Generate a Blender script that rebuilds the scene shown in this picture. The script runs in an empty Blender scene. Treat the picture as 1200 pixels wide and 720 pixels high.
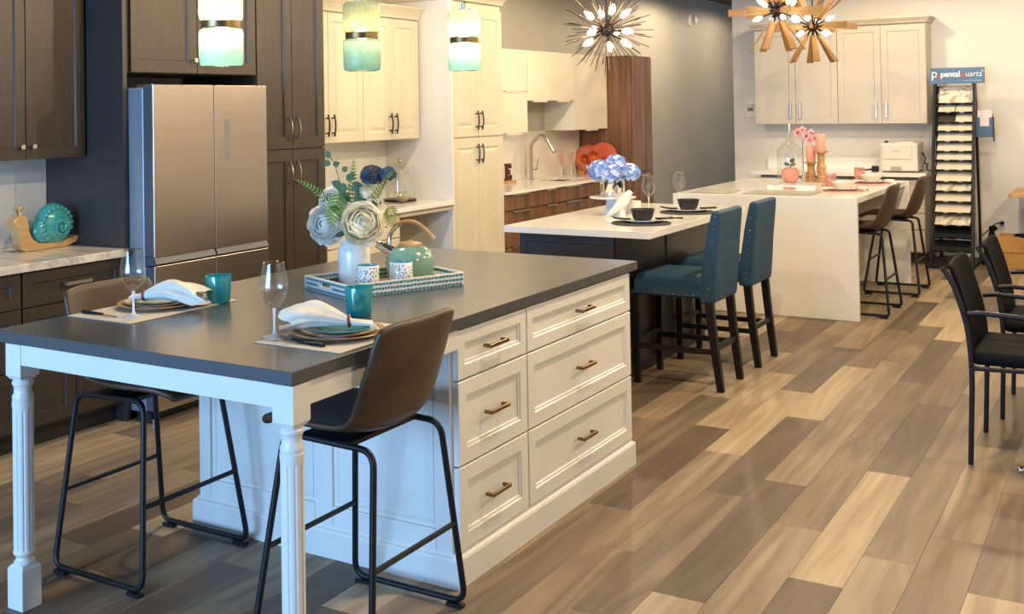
import bpy, bmesh, math, random
from math import sin, cos, pi, radians, atan2, sqrt
from mathutils import Vector, Matrix, Quaternion
random.seed(7)
SC = bpy.context.scene
COL = SC.collection

# ---------------------------------------------------------------- camera
cam_d = bpy.data.cameras.new('camera'); cam = bpy.data.objects.new('camera', cam_d); COL.objects.link(cam)
cam_d.sensor_fit = 'HORIZONTAL'; cam_d.sensor_width = 36.0
cam_d.lens = 1315.227 * 36.0 / 1200.0
cam_d.shift_x = (600 - 512.718) / 1200.0
cam_d.shift_y = (105.153 - 360) / 1200.0
cam_d.clip_start = .05; cam_d.clip_end = 100
_yaw, _pit, _rol = 0.56143575, 0.01677447, -0.01556663
_f = Vector((-sin(_yaw) * cos(_pit), cos(_yaw) * cos(_pit), sin(_pit))); _r = Vector((cos(_yaw), sin(_yaw), 0)); _u = _r.cross(_f)
_R = cos(_rol) * _r + sin(_rol) * _u; _U = -sin(_rol) * _r + cos(_rol) * _u
cam.matrix_world = Matrix(((_R.x, _U.x, -_f.x, 1.991197), (_R.y, _U.y, -_f.y, -2.391499), (_R.z, _U.z, -_f.z, 1.631766), (0, 0, 0, 1)))
SC.camera = cam

# ---------------------------------------------------------------- world, lights, exposure
SC.view_settings.view_transform = 'Standard'; SC.view_settings.look = 'None'
SC.view_settings.exposure = 0.08; SC.view_settings.gamma = 1.0; SC.view_settings.use_curve_mapping = False
wd = bpy.data.worlds.new('sky'); SC.world = wd; wd.use_nodes = True
bg = wd.node_tree.nodes['Background']; bg.inputs['Color'].default_value = (.50, .72, 1.0, 1); bg.inputs['Strength'].default_value = .6
SC.cycles.max_bounces = 10; SC.cycles.diffuse_bounces = 4; SC.cycles.glossy_bounces = 4
SC.cycles.transmission_bounces = 8; SC.cycles.transparent_max_bounces = 24
SC.cycles.caustics_reflective = False; SC.cycles.caustics_refractive = False; SC.cycles.sample_clamp_indirect = 6.0
WARM = (1.0, .79, .53)
def lamp(name, kind, loc, rot, energy, col, **kw):
    d = bpy.data.lights.new(name, kind); o = bpy.data.objects.new(name, d); COL.objects.link(o)
    o.location = loc; o.rotation_euler = rot; d.energy = energy; d.color = col
    for k, v in kw.items(): setattr(d, k, v)
    return o
# daylight through the storefront behind the camera
lamp('storefront_daylight', 'AREA', (-1.3, -5.75, 1.45), (radians(90), 0, 0), 560, (.31, .59, 1.0), shape='RECTANGLE', size=3.8, size_y=2.3)
# warm ceiling downlights, plus unseen fill lamps added in hall and on right
for dx, dy, de in ((.8, 1.7, 165), (.85, 4.3, 145), (.95, 6.6, 120), (1.0, 8.7, 80), (-1.75, 1.9, 120), (-1.7, 4.3, 78), (-1.7, 6.6, 88), (-2.2, 10.9, 110), (-2.2, 13.2, 60), (-.4, 8.8, 70), (2.8, 3.4, 150), (2.8, 7.0, 110), (3.4, .2, 120)):
    lamp('downlight_and_fill', 'SPOT', (dx, dy, 3.0), (0, 0, 0), de, WARM, spot_size=radians(178), spot_blend=.25, shadow_soft_size=.06)

# ---------------------------------------------------------------- helpers
def S(r, g, b):
    f = lambda c: (c / 255 / 12.92) if c / 255 <= .04045 else ((c / 255 + .055) / 1.055) ** 2.4
    return (f(r), f(g), f(b), 1)
X3 = Vector
class Fr:
    def __init__(s, O, U, V, N): s.O, s.U, s.V, s.N = Vector(O), Vector(U), Vector(V), Vector(N)
    def p(s, u, v, n): return s.O + s.U * u + s.V * v + s.N * n
FX = Fr((0, 0, 0), (0, 1, 0), (0, 0, 1), (1, 0, 0))      # faces +x: u = y, v = z, n = x
FY = Fr((0, 0, 0), (1, 0, 0), (0, 0, 1), (0, -1, 0))     # faces -y: u = x, v = z, n = -y
FZ = Fr((0, 0, 0), (1, 0, 0), (0, 1, 0), (0, 0, 1))
def rotz(a): return Matrix.Rotation(a, 4, 'Z')
class MB:
    def __init__(s): s.v = []; s.f = []; s.s = []
    def add(s, vs, fs, sm=False):
        o = len(s.v); s.v += [Vector(p) for p in vs]; s.f += [tuple(i + o for i in f) for f in fs]; s.s += [sm] * len(fs); return s
    def box(s, x0, x1, y0, y1, z0, z1, M=None):
        vs = [Vector((x, y, z)) for z in (z0, z1) for x, y in ((x0, y0), (x1, y0), (x1, y1), (x0, y1))]
        if M: vs = [M @ v for v in vs]
        return s.add(vs, [(3, 2, 1, 0), (4, 5, 6, 7), (0, 1, 5, 4), (1, 2, 6, 5), (2, 3, 7, 6), (3, 0, 4, 7)])
    def fbox(s, F, u0, u1, v0, v1, n0, n1):
        vs = [F.p(u, v, n) for n in (n0, n1) for u, v in ((u0, v0), (u1, v0), (u1, v1), (u0, v1))]
        return s.add(vs, [(3, 2, 1, 0), (4, 5, 6, 7), (0, 1, 5, 4), (1, 2, 6, 5), (2, 3, 7, 6), (3, 0, 4, 7)])
    def ring(s, F, u0, u1, v0, v1, prof, back=True):
        vs = []; fs = []
        for i, n in prof: vs += [F.p(u0 + i, v0 + i, n), F.p(u1 - i, v0 + i, n), F.p(u1 - i, v1 - i, n), F.p(u0 + i, v1 - i, n)]
        k = len(prof)
        for r in range(k - 1):
            for j in range(4): fs.append((4 * r + j, 4 * r + (j + 1) % 4, 4 * r + 4 + (j + 1) % 4, 4 * r + 4 + j))
        fs.append((4 * k - 4, 4 * k - 3, 4 * k - 2, 4 * k - 1))
        if back: fs.append((3, 2, 1, 0))
        return s.add(vs, fs)
    def lathe(s, prof, c=(0, 0, 0), n=24, M=None, sm=True, rf=None):
        vs = []; fs = []; c = Vector(c); idx = []
        for r, z in prof:
            if r < 1e-6: idx.append([len(vs)]); vs.append(Vector((0, 0, z)))
            else:
                idx.append(list(range(len(vs), len(vs) + n)))
                for j in range(n):
                    a = 2 * pi * j / n; q = r * (rf(a, z) if rf else 1); vs.append(Vector((q * cos(a), q * sin(a), z)))
        for a, b in zip(idx[:-1], idx[1:]):
            if len(a) == 1 and len(b) == 1: continue
            for j in range(n):
                k = (j + 1) % n
                if len(a) == 1: fs.append((a[0], b[k], b[j]))
                elif len(b) == 1: fs.append((a[j], a[k], b[0]))
                else: fs.append((a[j], a[k], b[k], b[j]))
        vs = [(M @ v if M else v) + c for v in vs]
        return s.add(vs, fs, sm)
    def tube(s, pts, r, n=8, closed=False, caps=True, sm=True, flat=None, rot=0):
        pts = [Vector(p) for p in pts]; m = len(pts); rs = r if isinstance(r, (list, tuple)) else [r] * m
        T = []
        for i in range(m):
            a = pts[(i - 1) % m] if (closed or i > 0) else pts[i]; b = pts[(i + 1) % m] if (closed or i < m - 1) else pts[i]
            T.append((b - a).normalized())
        up = Vector((0, 0, 1)) if abs(T[0].z) < .9 else Vector((1, 0, 0))
        nrm = (up - T[0] * up.dot(T[0])).normalized(); vs = []; fs = []
        for i in range(m):
            nrm = (nrm - T[i] * nrm.dot(T[i])).normalized(); bi = T[i].cross(nrm)
            for j in range(n):
                a = 2 * pi * j / n + rot; vs.append(pts[i] + nrm * (rs[i] * cos(a) * (flat or 1)) + bi * (rs[i] * sin(a)))
        for i in range(m if closed else m - 1):
            for j in range(n):
                k = (j + 1) % n; i2 = (i + 1) % m
                fs.append((i * n + j, i * n + k, i2 * n + k, i2 * n + j))
        if caps and not closed: fs += [tuple(range(n - 1, -1, -1)), tuple(range((m - 1) * n, m * n))]
        return s.add(vs, fs, sm)
    def loft(s, secs):                       # rectangular sections (x, y, z, half x, half y)
        vs = []; fs = []
        for x, y, z, hx, hy in secs: vs += [(x - hx, y - hy, z), (x + hx, y - hy, z), (x + hx, y + hy, z), (x - hx, y + hy, z)]
        for i in range(len(secs) - 1):
            for j in range(4): fs.append((4 * i + j, 4 * i + (j + 1) % 4, 4 * i + 4 + (j + 1) % 4, 4 * i + 4 + j))
        m = len(secs) * 4
        return s.add(vs, fs + [(3, 2, 1, 0), (m - 4, m - 3, m - 2, m - 1)])
    def prism(s, F, pts, n0, n1, sm=False):
        m = len(pts); vs = [F.p(u, v, n0) for u, v in pts] + [F.p(u, v, n1) for u, v in pts]
        return s.add(vs, [tuple(range(m - 1, -1, -1)), tuple(range(m, 2 * m))] + [(i, (i + 1) % m, m + (i + 1) % m, m + i) for i in range(m)], sm)
    def grid(s, fn, nu, nv, sm=True, wrap=False):
        vs = [fn(i / nu, j / nv) for i in range(nu + 1) for j in range(nv + 1)]
        return s.add(vs, [(i * (nv + 1) + j, (i + 1) * (nv + 1) + j, (i + 1) * (nv + 1) + j + 1, i * (nv + 1) + j + 1) for i in range(nu) for j in range(nv)], sm)
    def ball(s, c, r, n=12, m=8, sc=(1, 1, 1), M=None):
        prof = [(r * sin(pi * i / m), -r * cos(pi * i / m)) for i in range(m + 1)]; prof[0] = (0, -r); prof[-1] = (0, r)
        Q = Matrix.Diagonal((*sc, 1)); Q = (M @ Q) if M else Q
        return s.lathe(prof, c, n, Q)
ORG = {}
def root_of(o):
    while o.parent: o = o.parent
    return o
def build(mb, name, m, parent=None, bevel=0, seg=2, loc=None, subd=0, solid=0, ang=40, raw=False):
    org = Vector(loc) if loc is not None else (ORG.get(root_of(parent).name, Vector()) if parent else Vector())
    me = bpy.data.meshes.new(name)
    me.from_pydata([tuple(v - org) for v in mb.v], [], mb.f); me.update()
    if not raw:
        bm = bmesh.new(); bm.from_mesh(me); bmesh.ops.recalc_face_normals(bm, faces=bm.faces); bm.to_mesh(me); bm.free()
    if any(mb.s):
        me.polygons.foreach_set('use_smooth', mb.s); me.set_sharp_from_angle(angle=radians(ang))
    me.materials.append(m)
    o = bpy.data.objects.new(name, me); COL.objects.link(o)
    if parent: o.parent = parent
    else: o.location = org; ORG[o.name] = org
    if solid: q = o.modifiers.new('thickness', 'SOLIDIFY'); q.thickness = solid; q.offset = 0
    if bevel: q = o.modifiers.new('edge', 'BEVEL'); q.width = bevel; q.segments = seg; q.limit_method = 'ANGLE'; q.angle_limit = radians(35)
    if subd: q = o.modifiers.new('smooth', 'SUBSURF'); q.levels = subd; q.render_levels = subd
    return o
def tag(o, label, cat, group=None):
    o['label'] = label; o['category'] = cat
    if group: o['group'] = group
    return o
def thing(name, label, cat, loc=(0, 0, 0), group=None):
    o = bpy.data.objects.new(name, None); o.empty_display_size = .05; COL.objects.link(o); o.location = loc; ORG[o.name] = Vector(loc)
    return tag(o, label, cat, group)
def single(mb, name, m, label, cat, loc, group=None, **kw):
    return tag(build(mb, name, m, None, loc=loc, **kw), label, cat, group)
def struct(mb, name, m, **kw):
    o = build(mb, name, m, **kw); o['kind'] = 'structure'; return o
def stuff(o): o['kind'] = 'stuff'; return o
def dup(root, loc, rz=0, label=None, group=None, scale=None):
    def cp(o, par):
        c = o.copy(); COL.objects.link(c)
        if par: c.parent = par
        for ch in list(o.children): cp(ch, c)
        return c
    r = cp(root, None); r.location = loc; r.rotation_euler = (0, 0, rz); ORG[r.name] = Vector(loc)
    if scale: r.scale = (scale,) * 3
    if label: r['label'] = label
    if group: r['group'] = group
    return r
def child_inst(me_obj, parent, mat4):       # another part that shares the mesh of me_obj
    c = me_obj.copy(); COL.objects.link(c); c.parent = parent; c.matrix_local = mat4; return c
def fillet(pts, r, n=5, closed=False):
    pts = [Vector(p) for p in pts]; out = []
    m = len(pts)
    for i in range(m):
        if not closed and i in (0, m - 1): out.append(pts[i]); continue
        p, a, b = pts[i], pts[i - 1], pts[(i + 1) % m]
        d1 = (a - p); d2 = (b - p); k = min(r, d1.length * .45, d2.length * .45)
        s, e = p + d1.normalized() * k, p + d2.normalized() * k
        for t in range(n + 1):
            t /= n; out.append(s * (1 - t) ** 2 + p * 2 * t * (1 - t) + e * t * t)
    return out

# ---------------------------------------------------------------- materials
def mat(name, col, rough=.5, metal=0.0, col2=None, scale=6, st=(1, 1, 1), detail=4, bump=0.0, bst=None, spec=.5, coat=0.0, rand=False, stops=None, dist=0.0, alpha=None):
    m = bpy.data.materials.new(name); m.use_nodes = True; nt = m.node_tree; N = nt.nodes; L = nt.links; b = N['Principled BSDF']
    b.inputs['Roughness'].default_value = rough; b.inputs['Metallic'].default_value = metal; b.inputs['Specular IOR Level'].default_value = spec
    b.inputs['Coat Weight'].default_value = coat; b.inputs['Coat Roughness'].default_value = .1
    tc = N.new('ShaderNodeTexCoord'); mp = N.new('ShaderNodeMapping'); mp.inputs['Scale'].default_value = st
    L.new(tc.outputs['Object'], mp.inputs['Vector'])
    if rand:
        oi = N.new('ShaderNodeObjectInfo'); ml = N.new('ShaderNodeVectorMath'); ml.operation = 'SCALE'; cv = N.new('ShaderNodeCombineXYZ')
        for k in range(3): L.new(oi.outputs['Random'], cv.inputs[k])
        ml.inputs['Scale'].default_value = 37.0; L.new(cv.outputs[0], ml.inputs[0]); L.new(ml.outputs[0], mp.inputs['Location'])
    nz = N.new('ShaderNodeTexNoise'); nz.inputs['Scale'].default_value = scale; nz.inputs['Detail'].default_value = detail; nz.inputs['Distortion'].default_value = dist
    L.new(mp.outputs[0], nz.inputs['Vector'])
    if stops is None:
        c2 = col2 or tuple(min(1, c * .93) for c in col[:3]) + (1,); stops = [(.35, c2), (.65, col)]
    cr = N.new('ShaderNodeValToRGB'); e = cr.color_ramp.elements
    while len(e) < len(stops): e.new(.5)
    for el, (p, c) in zip(e, stops): el.position = p; el.color = c
    L.new(nz.outputs['Fac'], cr.inputs['Fac']); L.new(cr.outputs['Color'], b.inputs['Base Color'])
    if bump:
        bp = N.new('ShaderNodeBump'); bp.inputs['Strength'].default_value = bump; bp.inputs['Distance'].default_value = .004
        if bst:
            mp2 = N.new('ShaderNodeMapping'); mp2.inputs['Scale'].default_value = bst; n2 = N.new('ShaderNodeTexNoise'); n2.inputs['Scale'].default_value = 1; n2.inputs['Detail'].default_value = 3
            L.new(tc.outputs['Object'], mp2.inputs['Vector']); L.new(mp2.outputs[0], n2.inputs['Vector']); L.new(n2.outputs['Fac'], bp.inputs['Height'])
        else: L.new(nz.outputs['Fac'], bp.inputs['Height'])
        L.new(bp.outputs[0], b.inputs['Normal'])
    return m
def glass(name, tint=(1, 1, 1, 1), rough=.02, dens=0.0, edge=.35):
    m = bpy.data.materials.new(name); m.use_nodes = True; nt = m.node_tree; N = nt.nodes; L = nt.links; N.clear()
    out = N.new('ShaderNodeOutputMaterial'); tr = N.new('ShaderNodeBsdfTransparent'); tr.inputs['Color'].default_value = tint
    gl = N.new('ShaderNodeBsdfGlossy'); gl.inputs['Roughness'].default_value = rough; lw = N.new('ShaderNodeLayerWeight'); lw.inputs['Blend'].default_value = edge
    mr = N.new('ShaderNodeMapRange'); mr.inputs['To Min'].default_value = .11; mr.inputs['To Max'].default_value = .55; L.new(lw.outputs['Facing'], mr.inputs['Value'])
    mx = N.new('ShaderNodeMixShader'); L.new(mr.outputs[0], mx.inputs[0]); L.new(tr.outputs[0], mx.inputs[1]); L.new(gl.outputs[0], mx.inputs[2]); last = mx
    if dens:
        df = N.new('ShaderNodeBsdfPrincipled'); df.inputs['Base Color'].default_value = tint; df.inputs['Roughness'].default_value = .15
        tl = N.new('ShaderNodeBsdfTranslucent'); tl.inputs['Color'].default_value = tint; m1 = N.new('ShaderNodeMixShader'); m1.inputs[0].default_value = .5
        L.new(df.outputs[0], m1.inputs[1]); L.new(tl.outputs[0], m1.inputs[2])
        m2 = N.new('ShaderNodeMixShader'); m2.inputs[0].default_value = dens; L.new(mx.outputs[0], m2.inputs[1]); L.new(m1.outputs[0], m2.inputs[2]); last = m2
    L.new(last.outputs[0], out.inputs['Surface']); return m
def emit(name, col, strength):
    m = bpy.data.materials.new(name); m.use_nodes = True; nt = m.node_tree; nt.nodes.clear()
    e = nt.nodes.new('ShaderNodeEmission'); e.inputs['Color'].default_value = col; e.inputs['Strength'].default_value = strength
    o = nt.nodes.new('ShaderNodeOutputMaterial'); nt.links.new(e.outputs[0], o.inputs['Surface']); return m
def translucent_shade(name, c_lo, c_hi, z0, z1):
    m = bpy.data.materials.new(name); m.use_nodes = True; nt = m.node_tree; N = nt.nodes; L = nt.links; N.clear()
    tc = N.new('ShaderNodeTexCoord'); sx = N.new('ShaderNodeSeparateXYZ'); mr = N.new('ShaderNodeMapRange'); mr.inputs['From Min'].default_value = z0; mr.inputs['From Max'].default_value = z1
    nz = N.new('ShaderNodeTexNoise'); nz.inputs['Scale'].default_value = 60; nz.inputs['Detail'].default_value = 3
    L.new(tc.outputs['Object'], sx.inputs[0]); L.new(tc.outputs['Object'], nz.inputs['Vector']); L.new(sx.outputs['Z'], mr.inputs['Value'])
    cr = N.new('ShaderNodeValToRGB'); cr.color_ramp.elements[0].color = c_lo; cr.color_ramp.elements[1].color = c_hi; L.new(mr.outputs[0], cr.inputs[0])
    mc = N.new('ShaderNodeMixRGB'); mc.blend_type = 'MULTIPLY'; mc.inputs['Fac'].default_value = .35; L.new(cr.outputs[0], mc.inputs[1]); L.new(nz.outputs['Fac'], mc.inputs[2])
    tl = N.new('ShaderNodeBsdfTranslucent'); df = N.new('ShaderNodeBsdfDiffuse'); tr = N.new('ShaderNodeBsdfTransparent'); gl = N.new('ShaderNodeBsdfGlossy'); gl.inputs['Roughness'].default_value = .06
    for q in (tl, df, tr): L.new(mc.outputs[0], q.inputs['Color'])
    a = N.new('ShaderNodeMixShader'); a.inputs[0].default_value = .35; L.new(tl.outputs[0], a.inputs[1]); L.new(df.outputs[0], a.inputs[2])
    b = N.new('ShaderNodeMixShader'); b.inputs[0].default_value = .22; L.new(a.outputs[0], b.inputs[1]); L.new(tr.outputs[0], b.inputs[2])
    lw = N.new('ShaderNodeLayerWeight'); lw.inputs['Blend'].default_value = .3; c = N.new('ShaderNodeMixShader'); L.new(lw.outputs['Fresnel'], c.inputs[0]); L.new(b.outputs[0], c.inputs[1]); L.new(gl.outputs[0], c.inputs[2])
    o = N.new('ShaderNodeOutputMaterial'); L.new(c.outputs[0], o.inputs['Surface']); return m
M = {}
M['white'] = mat('white_paint', (.74, .73, .70, 1), .38, scale=3)
M['cream'] = mat('cream_paint', (.68, .62, .48, 1), .4, col2=(.64, .575, .43, 1), scale=2)
M['pale'] = mat('pale_panel_paint', (.76, .75, .71, 1), .4, scale=2)
M['greige'] = mat('greige_paint', (.53, .48, .40, 1), .42, scale=2)
M['gloss'] = mat('ivory_gloss', (.78, .72, .60, 1), .18, scale=2)
M['wall'] = mat('wall_paint', (.74, .71, .66, 1), .8, scale=1.5, bump=.05)
M['greywall'] = mat('grey_wall_paint', (.44, .42, .37, 1), .75, scale=1.2, bump=.05)
M['ceil'] = mat('dark_ceiling', (.10, .085, .07, 1), .9)
M['espresso_isl'] = mat('near_black_espresso', (.020, .015, .016, 1), .4, col2=(.015, .011, .012, 1), scale=3, st=(14, 14, 1.2))
M['espresso'] = mat('espresso_wood', (.047, .036, .028, 1), .36, col2=(.036, .027, .021, 1), scale=3, st=(14, 14, 1.2), detail=6)
M['walnut'] = mat('walnut_wood', (.24, .115, .052, 1), .42, col2=(.11, .050, .024, 1), scale=1.6, st=(9, 9, .5), detail=6, dist=.6)
M['end_board'] = mat('dark_panel_laminate', (.034, .030, .029, 1), .45, scale=3)
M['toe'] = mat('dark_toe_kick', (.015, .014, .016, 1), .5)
M['quartz_dark'] = mat('charcoal_quartz', (.066, .073, .083, 1), .25, col2=(.058, .064, .073, 1), scale=70, spec=.85)
M['quartz_white'] = mat('ivory_quartz', (.84, .82, .77, 1), .13, col2=(.82, .795, .74, 1), scale=5)
M['marble'] = mat('marble_laminate', (.62, .58, .52, 1), .14, scale=2.6, st=(1, 2.4, 3), detail=8, dist=1.6, stops=[(.36, (.40, .38, .37, 1)), (.47, (.62, .58, .52, 1)), (.62, (.70, .66, .60, 1))])
M['steel'] = mat('brushed_steel', (.50, .44, .38, 1), .30, 1.0, col2=(.48, .42, .36, 1), scale=1.2, st=(1, 1, 30), detail=2)
M['steel_side'] = mat('fridge_side_paint', (.30, .33, .38, 1), .35, .3)
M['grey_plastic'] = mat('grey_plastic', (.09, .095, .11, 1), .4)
M['nickel'] = mat('brushed_nickel', (.62, .59, .54, 1), .28, 1.0)
M['chrome'] = mat('chrome', (.75, .75, .76, 1), .08, 1.0)
M['brass'] = mat('aged_brass', (.27, .18, .085, 1), .33, 1.0, col2=(.22, .145, .065, 1), scale=30)
M['gold'] = mat('gold_trim', (.80, .52, .20, 1), .2, 1.0)
M['rod'] = mat('burnished_bronze_rod', (.15, .115, .095, 1), .35, .9)
M['bronze'] = mat('dark_bronze', (.028, .015, .013, 1), .35, .4)
M['black_metal'] = mat('black_metal', (.008, .009, .012, 1), .42, 0, spec=.3)
M['leather'] = mat('brown_leather', (.074, .041, .022, 1), .45, col2=(.054, .029, .015, 1), scale=9, bump=.15, bst=(220, 220, 220))
M['velvet'] = mat('teal_velvet', (.018, .058, .110, 1), .62, col2=(.025, .070, .120, 1), scale=6, bump=.1, bst=(300, 300, 300), spec=.3)
M['blackwood'] = mat('black_stained_wood', (.010, .008, .007, 1), .42, col2=(.007, .006, .006, 1), spec=.3, scale=4, st=(10, 10, 1))
M['black_fabric'] = mat('black_fabric', (.006, .007, .009, 1), .8, scale=200, bump=.15, spec=.08)
M['mesh'] = mat('black_mesh_back', (.007, .007, .009, 1), .7, col2=(.003, .003, .004, 1), scale=260, bump=.2, spec=.06)
M['oak'] = mat('light_oak', (.52, .30, .125, 1), .45, col2=(.38, .20, .075, 1), scale=3, st=(9, 9, 1.2), detail=5)
M['stave'] = mat('amber_wood_stave', (.38, .215, .082, 1), .45, col2=(.27, .145, .05, 1), scale=4, st=(8, 8, 1))
M['ceramic'] = mat('white_ceramic', (.80, .79, .77, 1), .12)
M['candle'] = mat('pink_wax', (.78, .36, .25, 1), .5)
M['teal_glaze'] = mat('teal_glaze', (.055, .32, .31, 1), .1, col2=(.035, .24, .24, 1), scale=12, coat=.6)
M['snailwood'] = mat('carved_pine', (.58, .36, .15, 1), .4, col2=(.45, .26, .10, 1), scale=4, st=(2, 1, 9), coat=.2)
M['sage'] = mat('sage_enamel', (.20, .36, .27, 1), .22, col2=(.15, .29, .22, 1), scale=14, coat=.3)
M['linen'] = mat('white_linen', (.80, .77, .70, 1), .85, scale=40, bump=.1, bst=(500, 500, 500))
M['placemat'] = mat('oatmeal_placemat', (.62, .57, .49, 1), .8, scale=60, bump=.2, bst=(400, 400, 400))
M['charger'] = mat('tan_wood_charger', (.50, .29, .12, 1), .35, col2=(.40, .22, .08, 1), scale=4, st=(2, 9, 1))
M['teal_plate'] = mat('teal_plate_glaze', (.06, .20, .19, 1), .15)
M['red'] = mat('dark_red_ring', (.22, .025, .025, 1), .4)
M['coral'] = mat('coral_plate', (.62, .13, .06, 1), .3, col2=(.54, .10, .05, 1))
M['rose_o'] = mat('orange_rose', (.90, .32, .10, 1), .6, col2=(.78, .20, .05, 1), scale=20)
M['rose_p'] = mat('peach_rose', (.80, .45, .18, 1), .6, scale=20)
M['leaf'] = mat('leaf_green', (.075, .18, .055, 1), .5, col2=(.05, .12, .04, 1), scale=20)
M['fern'] = mat('fern_green', (.20, .36, .07, 1), .5, col2=(.13, .25, .05, 1), scale=20)
M['fern_y'] = mat('fern_olive', (.36, .35, .06, 1), .5, col2=(.24, .25, .045, 1), scale=20)
M['euca'] = mat('eucalyptus_green', (.16, .27, .15, 1), .55, col2=(.11, .20, .11, 1), scale=20)
M['petal_w'] = mat('white_petal', (.95, .94, .91, 1), .6, col2=(.92, .91, .87, 1), scale=20)
M['petal_y'] = mat('cream_petal', (.96, .93, .83, 1), .6, col2=(.95, .89, .68, 1), scale=14)
M['hyd_dark'] = mat('slate_blue_petal', (.085, .10, .13, 1), .6, col2=(.05, .06, .08, 1), scale=40)
M['hyd_mid'] = mat('deep_blue_petal', (.05, .14, .24, 1), .6, scale=40)
M['hyd_pale'] = mat('pale_blue_petal', (.62, .70, .88, 1), .6, col2=(.50, .60, .86, 1), scale=30)
M['hyd_light'] = mat('sky_blue_petal', (.42, .58, .90, 1), .6, col2=(.24, .40, .82, 1), scale=30)
M['charcoal'] = mat('charcoal_stoneware', (.012, .012, .016, 1), .4)
M['charcoal_cloth'] = mat('charcoal_cloth', (.011, .011, .012, 1), .85)
M['mirror'] = mat('silvered_glass', (.80, .82, .80, 1), .04, 1.0)
M['blueish'] = mat('pale_blue_ceramic', (.52, .60, .80, 1), .2)
M['pinkglass'] = glass('pink_glass', (.98, .78, .73, 1), .05, .16, .1)
M['tealglass'] = glass('teal_glass', (.05, .60, .70, 1), .04, .42, .12)
M['glass'] = glass('clear_glass', (.98, .99, .985, 1), .015, 0, .10)
M['glass_stem'] = glass('frosted_glass_stem', (.92, .93, .95, 1), .15, .8, .1)
M['pinkpot'] = mat('coral_pink_glaze', (.80, .30, .21, 1), .15, coat=.5)
M['tray_w'] = mat('tray_shell_white', (.74, .73, .68, 1), .3, scale=40)
M['tray_t'] = mat('tray_teal_chip', (.06, .25, .28, 1), .25, col2=(.03, .15, .19, 1), scale=90)
M['tray_in'] = mat('tray_floor', (.42, .36, .26, 1), .4)
M['speckle'] = mat('speckle_teal', (.10, .22, .24, 1), .4, col2=(.16, .13, .10, 1), scale=60)
M['mugin'] = mat('mug_inside_teal', (.10, .42, .45, 1), .2)
M['printer'] = mat('printer_plastic', (.70, .67, .61, 1), .45)
M['printer_d'] = mat('printer_mid_grey', (.34, .33, .31, 1), .5)  # darker grey for the drawer grip and badge
M['sign_blue'] = mat('sign_blue', S(84, 120, 150), .4, col2=S(66, 98, 132), scale=2)
M['sign_white'] = mat('sign_white_ink', (.85, .85, .85, 1), .5)
M['sign_red'] = mat('sign_red_ink', S(190, 70, 70), .5)
M['sign_line'] = mat('sign_pale_blue_ink', S(150, 175, 195), .5)
M['stone_pale'] = mat('pale_stone_sample', (.72, .67, .54, 1), .25, scale=6)
M['stone_vein'] = mat('veined_stone_sample', (.70, .66, .55, 1), .25, scale=7, detail=8, dist=2, stops=[(.40, (.34, .31, .26, 1)), (.50, (.70, .65, .53, 1)), (.7, (.74, .70, .60, 1))])
M['stone_dark'] = mat('dark_stone_sample', (.06, .055, .045, 1), .25, scale=30)
M['stone_label'] = mat('sample_edge_label', (.80, .80, .78, 1), .5)
M['sample_top'] = mat('grey_sample_face', (.30, .32, .34, 1), .22, scale=20)
M['folder'] = mat('slate_folder', S(60, 82, 105), .4)
M['paper'] = mat('printed_paper', (.78, .74, .74, 1), .6, col2=(.60, .50, .52, 1), scale=60)
M['lcd'] = mat('lcd_green', S(120, 128, 105), .3)
M['tan_box'] = mat('tan_cardboard', (.48, .26, .075, 1), .7, col2=(.40, .20, .05, 1), scale=4)
M['gourd'] = mat('white_bisque', (.80, .77, .70, 1), .55)
M['silver_sink'] = mat('sink_steel', (.40, .40, .40, 1), .35, 1.0)
M['backsplash'] = mat('backsplash_glass_white', (.72, .70, .64, 1), .15, scale=2)
M['marble_tray'] = mat('white_marble', (.78, .76, .74, 1), .2, scale=5, detail=8, dist=1.5, stops=[(.38, (.5, .5, .5, 1)), (.5, (.78, .76, .73, 1)), (.7, (.82, .80, .78, 1))])
M['woven'] = mat('black_woven_mat', (.035, .033, .032, 1), .8, col2=(.015, .015, .015, 1), scale=80, bump=.4)
M['tile_a'] = mat('stone_tile_grey_green', (.30, .31, .24, 1), .25, scale=5, detail=8, col2=(.40, .37, .28, 1))
def thin_petal(k, w=.5):                     # petals let light through
    nt = M[k].node_tree; b = nt.nodes['Principled BSDF']; o = nt.nodes['Material Output']; t = nt.nodes.new('ShaderNodeBsdfTranslucent'); x = nt.nodes.new('ShaderNodeMixShader'); x.inputs[0].default_value = w
    nt.links.new(b.inputs['Base Color'].links[0].from_socket, t.inputs['Color']); nt.links.new(b.outputs[0], x.inputs[1]); nt.links.new(t.outputs[0], x.inputs[2]); nt.links.new(x.outputs[0], o.inputs['Surface'])
for _k in ('petal_w', 'petal_y', 'rose_o', 'rose_p', 'hyd_light', 'hyd_mid', 'hyd_dark', 'fern', 'fern_y', 'euca', 'leaf'): thin_petal(_k, .45)
M['bulb'] = emit('lit_bulb', (1.0, .80, .52, 1), 28)
M['pbulb'] = emit('lit_pendant_bulb', (1.0, .88, .62, 1), 110); M['pbulb_dim'] = emit('lit_pendant_bulb_dim', (1.0, .84, .52, 1), 40)
M['shade_hi'] = translucent_shade('aqua_glass_painted_glow', (.86, .84, .40, 1), (.62, .74, .56, 1), .15, .28)  # bulb's yellow glow put into the colour of aqua glass
M['shade_lo'] = translucent_shade('aqua_glass', (.40, .80, .72, 1), (.66, .86, .66, 1), 0, .13)
_pl = {'D': ((.145, .103, .070), (.095, .066, .044)), 'M': ((.245, .180, .120), (.140, .100, .066)), 'T': ((.320, .240, .155), (.185, .134, .086)), 'L': ((.46, .355, .225), (.29, .21, .128)), 'G': ((.20, .152, .108), (.125, .094, .067))}
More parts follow.
